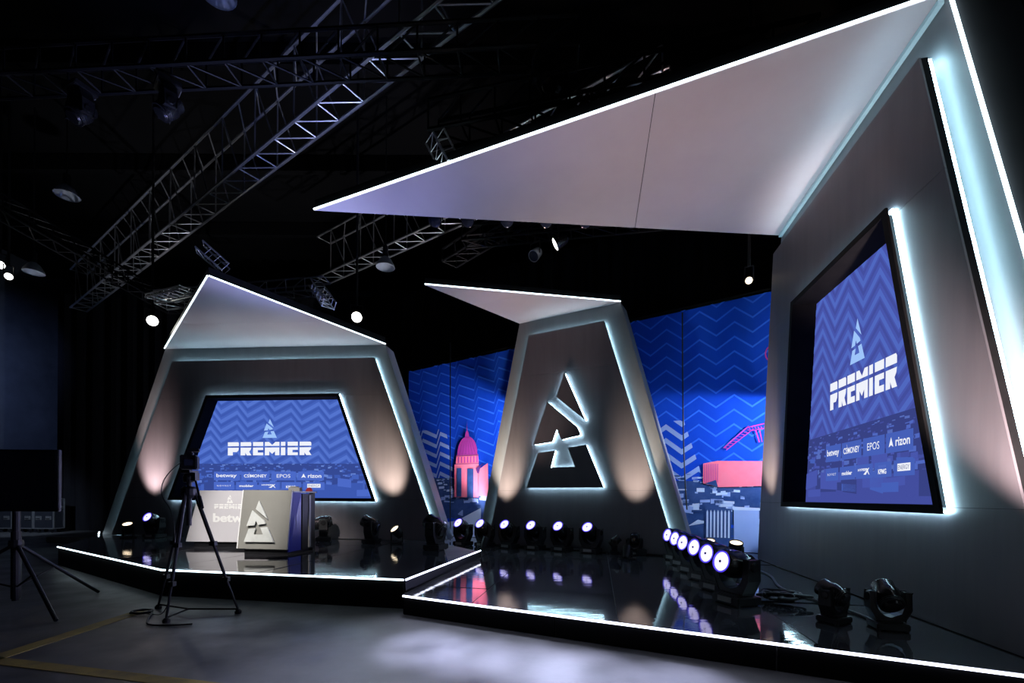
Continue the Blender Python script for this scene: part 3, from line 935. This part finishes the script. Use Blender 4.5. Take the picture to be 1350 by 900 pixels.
uplight('warm lit wash lamp at the left foot of the left screen tower', (-7.18, 8.52, 0.29), onplane(LO, LE, 1.32, 0.13, 1.66), UP_W, 40, col=PINK, tilt=(0.15, -0.5, 1))
uplight('warm lit wash lamp on the high platform right of the left screen', (-1.98, 7.85, 0.29), onplane(LO, LE, 6.12, 0.13, 1.66), UP_W, 40, col=WARM, tilt=(-0.6, -0.7, 1))
uplight('warm wash lamp hidden behind the moving heads, left foot of the emblem tower', onplane(MO, ME, 0.66, 0.85, 0.18), onplane(MO, ME, 0.68, 0.13, 1.6), UP_W, 38, r=0.05, z=0.12, col=WARM)
uplight('warm wash lamp by the right foot of the emblem tower', onplane(MO, ME, 3.16, 0.85, 0.18), onplane(MO, ME, 3.12, 0.13, 1.6), UP_W * .7, 38, r=0.05, z=0.12, col=WARM)
uplight('round warm lit wash lamp beside the backdrop, right one of two', (3.10, 6.30, 0.18), onplane(RO, RE, 0.50, 0.14, 1.9), UP_W * .8, 38, r=0.08, z=0.24, col=WARM, tilt=(-0.1, -0.4, 1))
uplight('round warm lit wash lamp beside the backdrop, left one of two', (2.83, 6.52, 0.18), (3.3, 7.9, 3.0), 40, 60, r=0.08, z=0.24, col=WARM, tilt=(-0.3, -0.4, 1))
uplight('warm wash lamp by the near foot of the right tower, beyond the picture edge', onplane(RO, RE, 5.30, 0.50, 0.18), onplane(RO, RE, 4.15, 0.14, 1.7), UP_W * 2.2, 30, r=0.08, z=0.2, col=PINK)


for p, tgt, wt, dg_ in (((1.35, 4.6, 0.6), (1.9, 4.9, 4.84), 330, 70), ((-3.9, 7.7, 0.6), (-4.2, 7.6, 4.1), 160, 80), ((0.0, 7.6, 0.5), (0.4, 7.8, 4.4), 300, 58)):
    spot('canopy_fill', p, tgt, wt, dg_, (1.0, 0.72, 0.66), 1.0, 0.1)  # added bare spots brightening the canopy undersides, no fixtures
spot('blue_fill', (-1.2, 6.75, 0.85), (-3.1, 5.6, 6.0), 260, 66, (.16, .22, 1.0), 1.0, 0.08)  # added blue light for the canopy tips and long truss, without a fixture
for p, tgt, wt, dg_, c_ in (((-2.9, 5.4, 0.5), (-3.5, 6.3, 6.5), 900, 48, (.40, .48, 1.0)), ((-9.3, 8.6, 0.3), (-8.6, 10.8, 6.5), 800, 55, (.85, .88, 1.0)), ((-0.6, 10.0, 0.5), (-2.9, 10.0, 6.5), 1300, 60, (.95, .93, 1.0))):
    spot('truss_fill', p, tgt, wt, dg_, c_, 1.0, 0.1)  # added lights that pick out the trusses, no lamps modelled


# ------------------------------------------------------------------ trusses
unit = MB(); unit.bar((0, 0, 0), (0, 0, 1), 1.0, M['alu'], 6)
uo = unit.build('brace'); UNIT_ALU = uo.data; bpy.data.objects.remove(uo)
unit = MB(); unit.bar((0, 0, 0), (0, 0, 1), 1.0, M['dark_alu'], 6)
uo = unit.build('brace'); UNIT_DARK = uo.data; bpy.data.objects.remove(uo)


def truss(label, p0, p1, w_, h_, bay, dark=False, rc=0.024, rb=0.012, up=(0, 0, 1), name='lighting_truss'):
    p0 = Vector(p0); p1 = Vector(p1)
    d = (p1 - p0).normalized(); upv = Vector(up)
    sd = d.cross(upv).normalized(); upv = sd.cross(d).normalized()
    t = thing(name, label, 'truss', p0)
    L = (p1 - p0).length
    me = UNIT_DARK if dark else UNIT_ALU

    def rod(nm, a, b, r):
        o = bpy.data.objects.new(nm, me); C.objects.link(o); o.parent = t
        o.location = a
        o.rotation_euler = (b - a).to_track_quat('Z', 'Y').to_euler()
        o.scale = (r, r, (b - a).length)
    cor = {}
    for i, a in enumerate((-1, 1)):
        for j, b in enumerate((0, 1)):
            off = sd * a * w_ / 2 + upv * b * h_
            cor[(i, j)] = off
            rod('chord', off, off + d * L, rc)
    n = max(2, round(L / bay)); st = L / n
    for k in range(n):
        z0 = d * st * k; z1 = d * st * (k + 1); zm = d * st * (k + .5)
        rod('brace', cor[(0, 0)] + z0, cor[(1, 0)] + z0, rb)
        rod('brace', cor[(1, 0)] + z0, cor[(0, 0)] + z1, rb)
        rod('brace', cor[(0, 1)] + z0, cor[(1, 1)] + z1, rb)
        for i in (0, 1):
            rod('brace', cor[(i, 0)] + z0, cor[(i, 1)] + (z1 if h_ > .5 and k % 2 else z0), rb)
    for i, j in ((0, 1), (1, 0)):
        pass
    rod('brace', cor[(0, 0)] + d * L, cor[(1, 0)] + d * L, rb)
    rod('brace', cor[(0, 1)] + d * L, cor[(1, 1)] + d * L, rb)
    return t


truss('long silver box truss running diagonally across the upper left of the hall', (1.5, 3.58, 6.5), (-12.7, 13.3, 6.5), 0.36, 1.1, 0.56)
truss('silver box truss parallel to the long one, seen below the right canopy tip', (2.2, 6.6, 6.5), (-4.75, 11.4, 6.5), 0.36, 1.0, 0.56)
truss('black box truss crossing overhead in front of the silver one', (0.71, 5.06, 6.0), (-8.6, 5.62, 6.0), 0.32, 0.30, 0.45, True, rc=0.022)
truss('dark truss lying just above the right canopy', (-0.95, 5.36, 5.30), (2.9, 4.42, 5.30), 0.30, 0.34, 0.40, True)
truss('short silver ladder truss hanging down to the tip of the right canopy', (-0.80, 5.2, 4.88), (-0.95, 5.10, 5.12), 0.20, 0.16, 0.12, rc=0.012, rb=0.005)
truss('silver truss behind the left canopy, running level', (-6.35, 8.2, 4.50), (-3.3, 8.1, 4.72), 0.28, 0.22, 0.35, rc=0.018, rb=0.009)
truss('short silver truss propping the left edge of the left canopy', (-6.35, 8.05, 4.55), (-5.2, 7.3, 4.36), 0.26, 0.05, 0.22, rc=0.014, rb=0.006)
truss('short silver truss at the peak of the left canopy', (-4.22, 6.6, 4.33), (-4.50, 6.45, 4.58), 0.18, 0.14, 0.12, rc=0.012, rb=0.005)
truss('short silver truss dropping onto the right slope of the left canopy', (-3.05, 7.5, 4.20), (-3.45, 7.9, 4.72), 0.20, 0.12, 0.14, rc=0.013, rb=0.006)
truss('dark truss at the far left under the roof, running away', (-9.0, 7.0, 6.0), (-9.15, 12.3, 6.0), 0.34, 0.30, 0.45, True)
truss('dark bronze truss between the right canopy and the emblem tower', (-1.35, 9.6, 6.0), (0.9, 7.3, 6.0), 0.36, 0.25, 0.42, True)
truss('dark truss high above the centre, carrying two spotlights', (-0.9, 8.3, 5.7), (2.9, 7.6, 5.7), 0.28, 0.25, 0.4, True)


truss('added dark truss holding the unseen back lamps, hidden above the right canopy', (-1.6, 7.02, 5.68), (3.2, 7.02, 5.68), 0.28, 0.25, 0.4, True)  # added only to carry the unseen back lamps

# ------------------------------------------------------------------ hung lamps
def hung_spot(label, loc, d, body=M['satin'], lens='bulb', r=0.09, drop=0.22, watt=0, deg=60, L=0.22, target=None, col=(1, .96, .9), off=0.03, blend=.6, pole=0.10):
    t = thing('hanging_spotlight', label, 'stage light', loc)
    d = Vector(d).normalized(); c = Vector((0, 0, 0))
    m = MB(); m.lathe(c - d * L * .7, d, [(r * .6, 0), (r * .9, 0.03), (r, L * .5), (r * 1.12, L * .95), (r * 1.12, L), (r, L * .97)], body, 18); h = m.build('lamp_housing', t, smooth=True)
    m = MB(); m.lathe(c + d * L * .27, d, [(r * .98, 0), (r * .7, 0.012), (0.004, 0.018)], M[lens], 20); m.build('lens', h, smooth=True)
    side = d.cross(Vector((0, 0, 1))).normalized()
    m = MB()
    for sg in (-1, 1):
        m.bar(side * sg * r * 1.2, side * sg * r * 1.2 + Vector((0, 0, drop)), 0.010, M['black'], 6)
    m.bar(-side * r * 1.25 + Vector((0, 0, drop)), side * r * 1.25 + Vector((0, 0, drop)), 0.011, M['black'], 6)
    m.bar((0, 0, drop), (0, 0, drop + pole), 0.022, M['black'], 8)
    m.build('yoke', t)
    if watt:
        tg = d * 3 if target is None else Vector(target) - Vector(loc)
        spot('spot_beam', d * (L * .27 + off), tg, watt, deg, col, blend, 0.05, h)
    return t


hung_spot('bright white round lamp left of the left canopy, facing the viewer', (-7.13, 9.0, 4.54), (7.1, -9, -3.2), r=0.095, watt=30, deg=70, pole=4.23)
hung_spot('bright white round lamp right of the left canopy, facing the viewer', (-2.92, 8.5, 4.44), (2.9, -8.5, -3.2), r=0.092, watt=30, deg=70, pole=4.33)
hung_spot('small bright lamp at the far left edge, lower of two', (-9.98, 9.0, 5.40), (10, -9, -4.3), r=0.06, watt=0, pole=3.37)
hung_spot('small bright lamp at the far left edge, upper of two', (-10.2, 9.05, 5.66), (9, -9.4, -6), r=0.07, watt=0, pole=3.11)
hung_spot('pale spotlight with a white bracket hanging behind the right canopy', (0.38, 8.0, 5.36), (-0.55, -0.6, -0.8), body=M['pendant'], lens='dead_lens', r=0.09, watt=0)
hung_spot('spotlight with a thin lit rim, right of the pale spotlight under the right canopy', (0.74, 7.5, 5.30), (-0.92, 0.12, -0.5), r=0.10, watt=0)
hung_spot('small lit lamp at the far top corner of the right tower', (3.60, 6.95, 4.42), (-0.5, -0.9, -0.3), lens='warm_lens', r=0.05, watt=0, pole=4.35)

# added unseen lamps that wash the printed backdrop, tucked behind the tower edges
hung_spot('added backdrop wash lamp behind the right tower, out of sight', (5.3, 6.1, 2.4), (-0.6, 0.8, 0.0), lens='dead_lens', watt=BACKDROP_W * 1.7, deg=66, target=(4.05, 7.75, 1.75), col=(.80, .88, 1.0), blend=.3, pole=6.35)
hung_spot('added backdrop wash lamp behind the emblem tower, out of sight', (0.75, 8.95, 2.5), (-0.6, 0.6, 0), lens='dead_lens', watt=BACKDROP_W * .9, deg=96, target=(-1.1, 10.1, 2.1), col=(.80, .88, 1.0), blend=.35, pole=6.25)

# added unseen lamps: light the desks and the floor streaks, canopies' soffits stay lit from below
spot('key_light', (-3.2, 1.2, 4.6), (-3.9, 6.7, .8), KEY_W, 22, (1, .95, .90), .8, .08)  # added bare key light out of view, hung on nothing
for i, (x, y, tx, ty) in enumerate([(-0.7, 7.0, -0.66, 3.35), (-0.1, 7.0, -0.30, 3.2), (0.5, 7.0, 0.14, 3.0), (1.1, 7.0, 0.48, 2.85), (1.8, 7.0, 1.0, 2.6)]):
    hung_spot(f'added unseen back lamp throwing the floor streaks, {ORD[i]} from the left', (x, y, 5.35), (0, -.8, -.7), lens='dead_lens', watt=4200, deg=7.5, target=(tx, ty, 0), col=(.64, .67, 1), blend=1)
hung_spot('added unseen back lamp over the lower stage, aimed wide at the floor', (-1.2, 7.0, 5.35), (0, -.8, -.7), lens='dead_lens', watt=1500, deg=32, target=(-.2, 2.6, 0), col=(.70, .76, 1), blend=.8)
hung_spot('added unseen lamp high at the far left washing the bare wall blue', (-13.0, 10.5, 6.3), (-1, .9, -.5), lens='dead_lens', watt=500, deg=75, target=(-16.4, 14.2, 4.6), col=(.35, .5, 1), blend=1)  # added for the blue patch on the left wall

for nm, loc in (('hanging black moving head at the upper left, second from the edge', (-5.2, 5.45, 5.72)), ('hanging black moving head above the first bay of the overhead black truss', (-4.1, 5.38, 5.72)),
                ('hanging black moving head above the middle of the right canopy', (0.35, 5.0, 5.75))):
    t = thing('hanging_moving_head', nm, 'stage light', loc)
    mover_parts(t, R(-55), False, s=0.9)
    t.rotation_euler = (math.pi, 0, R(random.uniform(-60, 60)))
    t.location.z = 5.97


def pendant(label, loc, r=0.2, cable=2.0):
    t = thing('pendant_lamp', label, 'pendant lamp', loc)
    m = MB(); m.lathe((0, 0, 0), (0, 0, 1), [(r, 0), (r * 1.03, 0.008), (r * .93, 0.06), (r * .6, 0.16), (r * .28, 0.21), (r * .26, 0.22)], M['pendant'], 26, caps=False); sh = m.build('lamp_shade', t, smooth=True)
    m = MB(); m.lathe((0, 0, 0.10), (0, 0, 1), [(0.03, 0), (0.07, 0.03), (0.05, 0.12)], M['dead_lens'], 14); m.build('bulb', t, smooth=True)
    m = MB(); m.lathe((0, 0, 0.215), (0, 0, 1), [(r * .3, 0), (r * .3, 0.2), (r * .1, 0.24)], M['black'], 14); m.build('gear_box', t, smooth=True)
    m = MB(); m.bar((0, 0, 0.45), (0, 0, cable), 0.012, M['black'], 6); m.build('cable', t)
    return t


pendant('enamel pendant lamp cut by the top edge of the picture', (-3.28, 5.0, 6.62), 0.19, 2.38)
pendant('enamel pendant lamp hanging high on the far left', (-8.84, 9.0, 7.0), 0.20, 2.0)
pendant('enamel pendant lamp below the second silver truss', (-2.53, 9.0, 5.62), 0.18, 3.38)
pendant('enamel pendant lamp at the far left, beside two small bright lamps', (-9.8, 9.3, 5.62), 0.17, 3.38)

# "50" marker on the truss above the right canopy
t = thing('truss_marker', 'small white 50 marking on the truss above the right canopy', 'sign', (-0.22, 5.18, 5.13))
m = MB(); m.box((0, 0, 0), (0.13, 0.008, 0.10), M['dark_alu']); m.build('plate', t)
for ch, x in (('5', -0.05), ('0', 0.004)):
    m = MB(); put_text(m, ch, x, -0.035, x + 0.045, 0.035, -0.006, M['pale_plate'], 0.02); m.build('numeral', t)

# ------------------------------------------------------------------ desks
# white desk behind
wd = thing('presenter_desk', 'white slanted presenter desk with lettering, behind the emblem desk', 'desk', (-5.10, 7.12, 0.29), math.atan2(-0.05, 1.0))
m = MB(); m.prism([(0.0, 0.085), (0.22, 0.885), (1.62, 0.885), (1.50, 0.085)], 0.0, 0.03, M['white_desk']); fp = m.build('front_panel', wd)
m = MB(); m.box((0.78, 0.30, 0.04), (1.36, 0.5, 0.08), M['black']); m.build('plinth', wd)
m = MB(); m.box((0.92, 0.32, 0.87), (1.38, 0.58, 0.03), M['white_desk']); m.build('desk_top', wd)
for x in (0.30, 1.52):
    m = MB(); m.box((x, 0.32, 0.47), (0.03, 0.55, 0.77), M['white_desk']); m.build('side_panel', wd)
m = MB(); put_emblem(m, 0.66, 0.69, 0.105, 0.13, -0.003, M['white_print']); m.build('emblem_print', fp); m = MB(); put_premier(m, 0.46, 0.60, 0.99, 0.675, -0.003, M['white_print'])
put_text(m, 'betway', 0.44, 0.35, 1.14, 0.53, -0.003, M['white_print'], 0.04); m.build('lettering', fp)
# front desk with metal emblem
fd = thing('presenter_desk', 'grey slanted presenter desk with a raised pale triangular emblem on its front', 'desk', (-3.77, 6.24, 0.29), math.atan2(-0.06, 1.0))
m = MB(); m.prism([(0.0, 0.085), (0.085, 0.885), (0.775, 0.885), (0.71, 0.075)], 0.0, 0.03, M['steel_desk']); fp = m.build('front_panel', fd)
m = MB(); m.box((0.38, 0.34, 0.035), (0.62, 0.56, 0.07), M['black']); m.build('plinth', fd)
for p in EMB:
    m = MB(); m.prism([(0.125 + a * 0.42, 0.18 + b * 0.56) for a, b in p], -0.04, -0.022, M['pale_plate']); m.prism(inset([(0.125 + a * 0.42, 0.18 + b * 0.56) for a, b in p], 0.022), -0.022, 0.0, M['black'])
    m.build('emblem_plate', fd)
m = MB(); m.prism([(0.0, 0.085), (0.085, 0.885), (0.098, 0.885), (0.012, 0.085)], -0.006, 0.0, M['white_print']); m.build('edge_trim', fp)
m = MB(); m.box((0.44, 0.36, 0.865), (0.68, 0.66, 0.02), M['steel_desk']); m.build('desk_top', fd)
m = MB()
v = [(0.72, 0.03, 0.04), (0.775, 0.03, 0.86), (0.745, 0.30, 0.86), (0.745, 0.30, 0.04)]
m.add([Vector(p) for p in v] + [Vector(p) - Vector((0.02, 0, 0)) for p in v], [(0, 1, 2, 3), (7, 6, 5, 4), (0, 4, 5, 1), (1, 5, 6, 2), (2, 6, 7, 3), (3, 7, 4, 0)], M['blue_side']); m.build('side_panel', fd)
m = MB(); m.box((0.735, 0.48, 0.44), (0.03, 0.30, 0.80), M['black']); m.build('side_door', fd)
m = MB(); m.box((0.757, 0.52, 0.44), (0.012, 0.05, 0.76), M['grey_plate']); m.build('metal_strip', fd)
m = MB(); m.box((0.72, 0.66, 0.43), (0.06, 0.06, 0.86), M['black']); m.build('rear_post', fd)
m = MB(); m.lathe((0, 0, 0), (0, 0, 1), [(0.045, 0), (0.05, 0.02), (0.03, 0.05), (0.01, 0.06)], M['red'], 14)
o = m.build('red_cap', smooth=True); o.location = (-3.03, 6.80, 1.165); tag(o, 'small red object lying on the rear corner of the emblem desk', 'cap')
m = MB(); m.box((0, 0, 0.03), (0.16, 0.10, 0.06), M['grey_plate']); m.box((0, -0.02, 0.066), (0.12, 0.05, 0.012), M['black'])
o = m.build('desk_device', bevel=0.005); o.location = (-3.2, 6.72, 1.165); tag(o, 'small grey box standing on top of the emblem desk', 'device')


# ------------------------------------------------------------------ camera on tripod
tp = thing('camera_tripod', 'tall black tripod with spread legs standing on the floor before the stage', 'tripod', (-2.98, 4.20, 0))
feet = [Vector((0.0, -0.27, 0.01)), Vector((0.43, 0.05, 0.01)), Vector((-0.44, 0.21, 0.01))]
top = Vector((0, 0, 1.12))
for f in feet:
    dirv = f.normalized()
    a = top + Vector((f.x, f.y, 0)).normalized() * 0.05
    m = MB(); m.bar(a, a.lerp(f, .42), 0.017, M['black'], 8); m.bar(a.lerp(f, .38), a.lerp(f, .72), 0.013, M['black'], 8); m.bar(a.lerp(f, .70), f + Vector((0, 0, 0.02)), 0.010, M['black'], 8)
    lg = m.build('leg', tp)
    for k in (.42, .72):
        m = MB(); m.box(a.lerp(f, k), (0.05, 0.045, 0.04), M['black']); m.build('leg_clamp', lg)
    m = MB(); m.lathe(f - Vector((0, 0, 0.01)), (0, 0, 1), [(0.028, 0), (0.03, 0.02), (0.015, 0.04)], M['black'], 10); m.build('rubber_foot', lg)
m = MB()
for f in feet:
    m.bar((0, 0, 0.05), f + Vector((0, 0, 0.03)), 0.008, M['satin'], 6)
m.build('floor_spreader', tp)
m = MB(); m.bar((0, 0, 0.82), (0, 0, 1.24), 0.022, M['black'], 10); m.lathe((0, 0, 1.07), (0, 0, 1), [(0.05, 0), (0.065, 0.03), (0.065, 0.09), (0.045, 0.11)], M['black'], 14); m.build('center_column', tp)
m = MB(); m.lathe((0, 0, 1.22), (0, 0, 1), [(0.045, 0), (0.05, 0.05), (0.035, 0.08)], M['black'], 14); m.box((0, 0, 1.315), (0.09, 0.12, 0.025), M['black'])
m.box((0.05, 0, 1.27), (0.05, 0.06, 0.07), M['black']); m.build('pan_head', tp)
m = MB(); m.bar((0.03, 0.03, 1.27), (0.24, -0.18, 1.00), 0.009, M['black'], 8); m.bar((0.17, -0.11, 1.09), (0.25, -0.19, 0.99), 0.015, M['black'], 8); m.build('pan_handle', tp)
cm = thing('video_camera', 'black camera mounted on top of the tripod, aimed at the stage', 'camera', (-2.98, 4.20, 1.328), R(25))
m = MB(); m.box((0, 0, 0.075), (0.13, 0.10, 0.13), M['black']); m.box((0, 0.01, 0.155), (0.06, 0.07, 0.035), M['black']); m.box((0.055, 0.0, 0.07), (0.03, 0.12, 0.12), M['black']); m.build('body', cm, bevel=0.008)
m = MB(); m.lathe((-0.005, 0.045, 0.075), (0, 1, 0), [(0.045, 0), (0.048, 0.05), (0.04, 0.08), (0.052, 0.14), (0.046, 0.145)], M['satin'], 20); m.build('lens', cm, smooth=True)
m = MB(); m.box((0.01, -0.053, 0.07), (0.08, 0.006, 0.055), M['dead_lens']); m.build('rear_screen', cm)
m = MB(); m.box((0.03, 0.02, 0.19), (0.09, 0.05, 0.03), M['black']); m.build('viewfinder', cm, bevel=0.004)


def cable(name, label, pts, r=0.008, cat='cable', m_='black'):
    cu = bpy.data.curves.new(name, 'CURVE'); cu.dimensions = '3D'; cu.bevel_depth = r; cu.bevel_resolution = 2; cu.resolution_u = 6
    sp = cu.splines.new('NURBS'); sp.points.add(len(pts) - 1)
    for p, q in zip(sp.points, pts):
        p.co = (*q, 1)
    sp.use_endpoint_u = True; sp.order_u = 3
    o = bpy.data.objects.new(name, cu); C.objects.link(o)
    dg = bpy.context.evaluated_depsgraph_get()
    me = bpy.data.meshes.new_from_object(o.evaluated_get(dg)); bpy.data.objects.remove(o)
    me.materials.clear(); me.materials.append(M[m_])
    o = new_obj(name, me); me.name = name
    return tag(o, label, cat)


cable('camera_cable', 'thin black cable looping from the camera down the tripod', [(-3.0, 4.13, 1.40), (-3.12, 4.10, 1.30), (-3.18, 4.10, 1.1), (-3.06, 4.12, 0.95), (-3.04, 4.12, 0.5), (-3.1, 4.10, 0.02), (-3.3, 4.15, 0.01), (-3.55, 4.25, 0.01)], 0.004)
rr = random.Random(9)
cable('floor_cable', 'small coil of black cable on the floor beside the left tripod foot', [(-3.42 + .09 * math.cos(i * .9) + rr.uniform(-.02, .02), 4.22 + .08 * math.sin(i * .9), 0.014 + .004 * (i % 4)) for i in range(22)] + [(-3.2, 4.0, .01), (-3.0, 3.75, .01), (-2.7, 3.85, .01)], 0.008)
cable('floor_cable', 'long black cable lying along the foot of the emblem tower', [onplane(MO, ME, s_, 0.22 + .04 * math.sin(s_ * 5), 0.192) for s_ in [0.3 + .25 * k for k in range(15)]], 0.012)
cable('floor_cable', 'long black cable lying along the foot of the right tower', [onplane(RO, RE, s_, 0.62 + .10 * math.sin(s_ * 3), 0.192) for s_ in [0.9 + .25 * k for k in range(13)]], 0.012)
cable('cable_heap', 'heap of black cables behind the nearest lit moving head', [(2.42 + rr.uniform(-.2, .2), 4.05 + rr.uniform(-.16, .16), 0.20 + .075 * rr.random()) for k in range(60)], 0.014)
m = MB(); m.box((0, 0, 0.05), (0.16, 0.12, 0.1), M['black']); o = m.build('power_box', bevel=0.01); o.location = onplane(MO, ME, 3.25, 0.30, 0.182); tag(o, 'small black power box at the right foot of the emblem tower', 'box')
cable('hanging_cable', 'thin black cable hanging down in front of the dome on the backdrop', [(-1.30, 9.45, 4.3), (-1.29, 9.44, 2.6), (-1.28, 9.43, 1.2), (-1.27, 9.4, .2)], 0.010)
cable('hanging_cable', 'thin black cable hanging in front of the backdrop beside the right tower', [(2.92, 7.85, 4.3), (2.93, 7.84, 2.6), (2.97, 7.83, 1.4), (3.0, 7.8, .9)], 0.012)

# ------------------------------------------------------------------ monitor on stand, flight cases
ts = thing('monitor_stand', 'black tripod stand carrying the big monitor at the left edge', 'stand', (-4.66, 4.28, 0))
m = MB(); m.bar((0, 0, 0.10), (0, 0, 1.35), 0.028, M['black'], 12); m.bar((0, 0, 0.12), (0, 0, 0.75), 0.036, M['black'], 12); m.build('pole', ts)
m = MB(); m.lathe((0, 0, 0.60), (0, 0, 1), [(0.05, 0), (0.055, 0.03), (0.05, 0.07)], M['black'], 12); m.build('collar', ts)
for f in ((0.74, -0.36), (-0.70, -0.42), (0.05, 0.80)):
    m = MB(); m.bar((0.03 * f[0], 0.03 * f[1], 0.62), (f[0], f[1], 0.015), 0.016, M['black'], 8); m.bar((f[0] * .42, f[1] * .42, 0.365), (0, 0, 0.22), 0.009, M['black'], 6); m.build('leg', ts)
tv = thing('monitor', 'large black flat monitor seen from behind at the left edge', 'monitor', (-4.64, 4.20, 0.94))
m = MB(); m.box((0, -0.03, 0.285), (1.0, 0.035, 0.565), M['black']); m.build('casing', tv, bevel=0.005)
m = MB(); m.box((0, 0.0, 0.27), (0.46, 0.04, 0.30), M['black']); m.build('rear_hump', tv, bevel=0.008)
m = MB(); m.box((0, -0.049, 0.285), (0.96, 0.003, 0.53), M['dead_lens']); m.build('display', tv)
m = MB(); m.box((0, 0.03, 0.27), (0.22, 0.03, 0.22), M['satin']); m.build('wall_mount', tv)


def flight_case():
    t = thing('flight_case', '', 'flight case', (0, 0, 0))
    W_, D_, H_ = 0.57, 0.30, 0.85
    m = MB(); m.box((0, 0, 0.12 + H_ / 2), (W_, D_, H_), M['case']); m.build('body', t)
    m = MB(); r = 0.016
    z0, z1 = 0.12, 0.12 + H_
    for sx in (-1, 1):
        for sy in (-1, 1):
            m.box((sx * W_ / 2, sy * D_ / 2, (z0 + z1) / 2), (0.03, 0.03, H_), M['alu'])
    for z in (z0, z0 + .58, z0 + .62, z1):
        for sy in (-1, 1):
            m.box((0, sy * D_ / 2, z), (W_, 0.026, 0.026), M['alu'])
        for sx in (-1, 1):
            m.box((sx * W_ / 2, 0, z), (0.026, D_, 0.026), M['alu'])
    m.build('edge_trim', t)
    for sx in (-1, 1):
        m = MB(); m.box((sx * 0.14, -D_ / 2 - 0.012, 0.12 + .30), (0.15, 0.02, 0.11), M['alu']); m.box((sx * 0.14, -D_ / 2 - 0.03, 0.12 + .28), (0.10, 0.02, 0.02), M['black']); m.build('recessed_handle', t)
    for sx in (-1, 1):
        for sy in (-1, 1):
            m = MB()
            m.lathe((sx * .19 - .015, sy * .10, 0.05), (1, 0, 0), [(0.05, 0), (0.05, 0.03)], M['black'], 12); m.box((sx * .19, sy * .10, 0.105), (0.09, 0.09, 0.02), M['alu'])
            m.build('caster', t)
    return t


fc = flight_case()
for i, (x, lab) in enumerate([(-13.42, 'black flight case with silver edges behind the monitor, rightmost of the row'), (-14.02, 'black flight case with silver edges behind the monitor, second from the right'),
                              (-14.62, 'black flight case with silver edges behind the monitor stand pole'), (-15.22, 'black flight case with silver edges at the far left, cut by the picture edge')]):
    c = fc if i == 0 else copy_tree(fc)
    c.location = (x, 13.2, 0); c['label'] = lab; c['group'] = 'flight cases along the back left'
spot('case_fill', (-11.5, 9.5, 2.6), (-14.2, 13, .5), 500, 50, (.6, .75, 1), 1, .1)  # added light to brighten the flight cases, no fixture
m = MB(); m.box((0, 0, 0.06), (1.9, 0.30, 0.12), M['grey_plate']); o = m.build('low_riser', bevel=0.01); o.location = (-9.75, 10.6, 0.0); tag(o, 'low grey riser on the floor left of the high platform', 'riser')

# ------------------------------------------------------------------ floor marking
def tape(label, a, b, w_):
    a = Vector(a); b = Vector(b); d = (b - a).normalized(); n_ = Vector((-d.y, d.x)) * w_ / 2
    m = MB(); m.prism([tuple(a - n_), tuple(b - n_), tuple(b + n_), tuple(a + n_)], 0.0005, 0.003, M['yellow'], axes=('x', 'y'))
    tag(m.build('floor_marking'), label, 'floor marking')


tape('worn yellow floor stripe running from the left edge towards the tripod', (-3.45, 2.9), (-3.50, 4.30), 0.13)
tape('worn yellow floor stripe along the bottom left corner of the picture', (-3.9, 3.12), (-1.2, 2.50), 0.10)
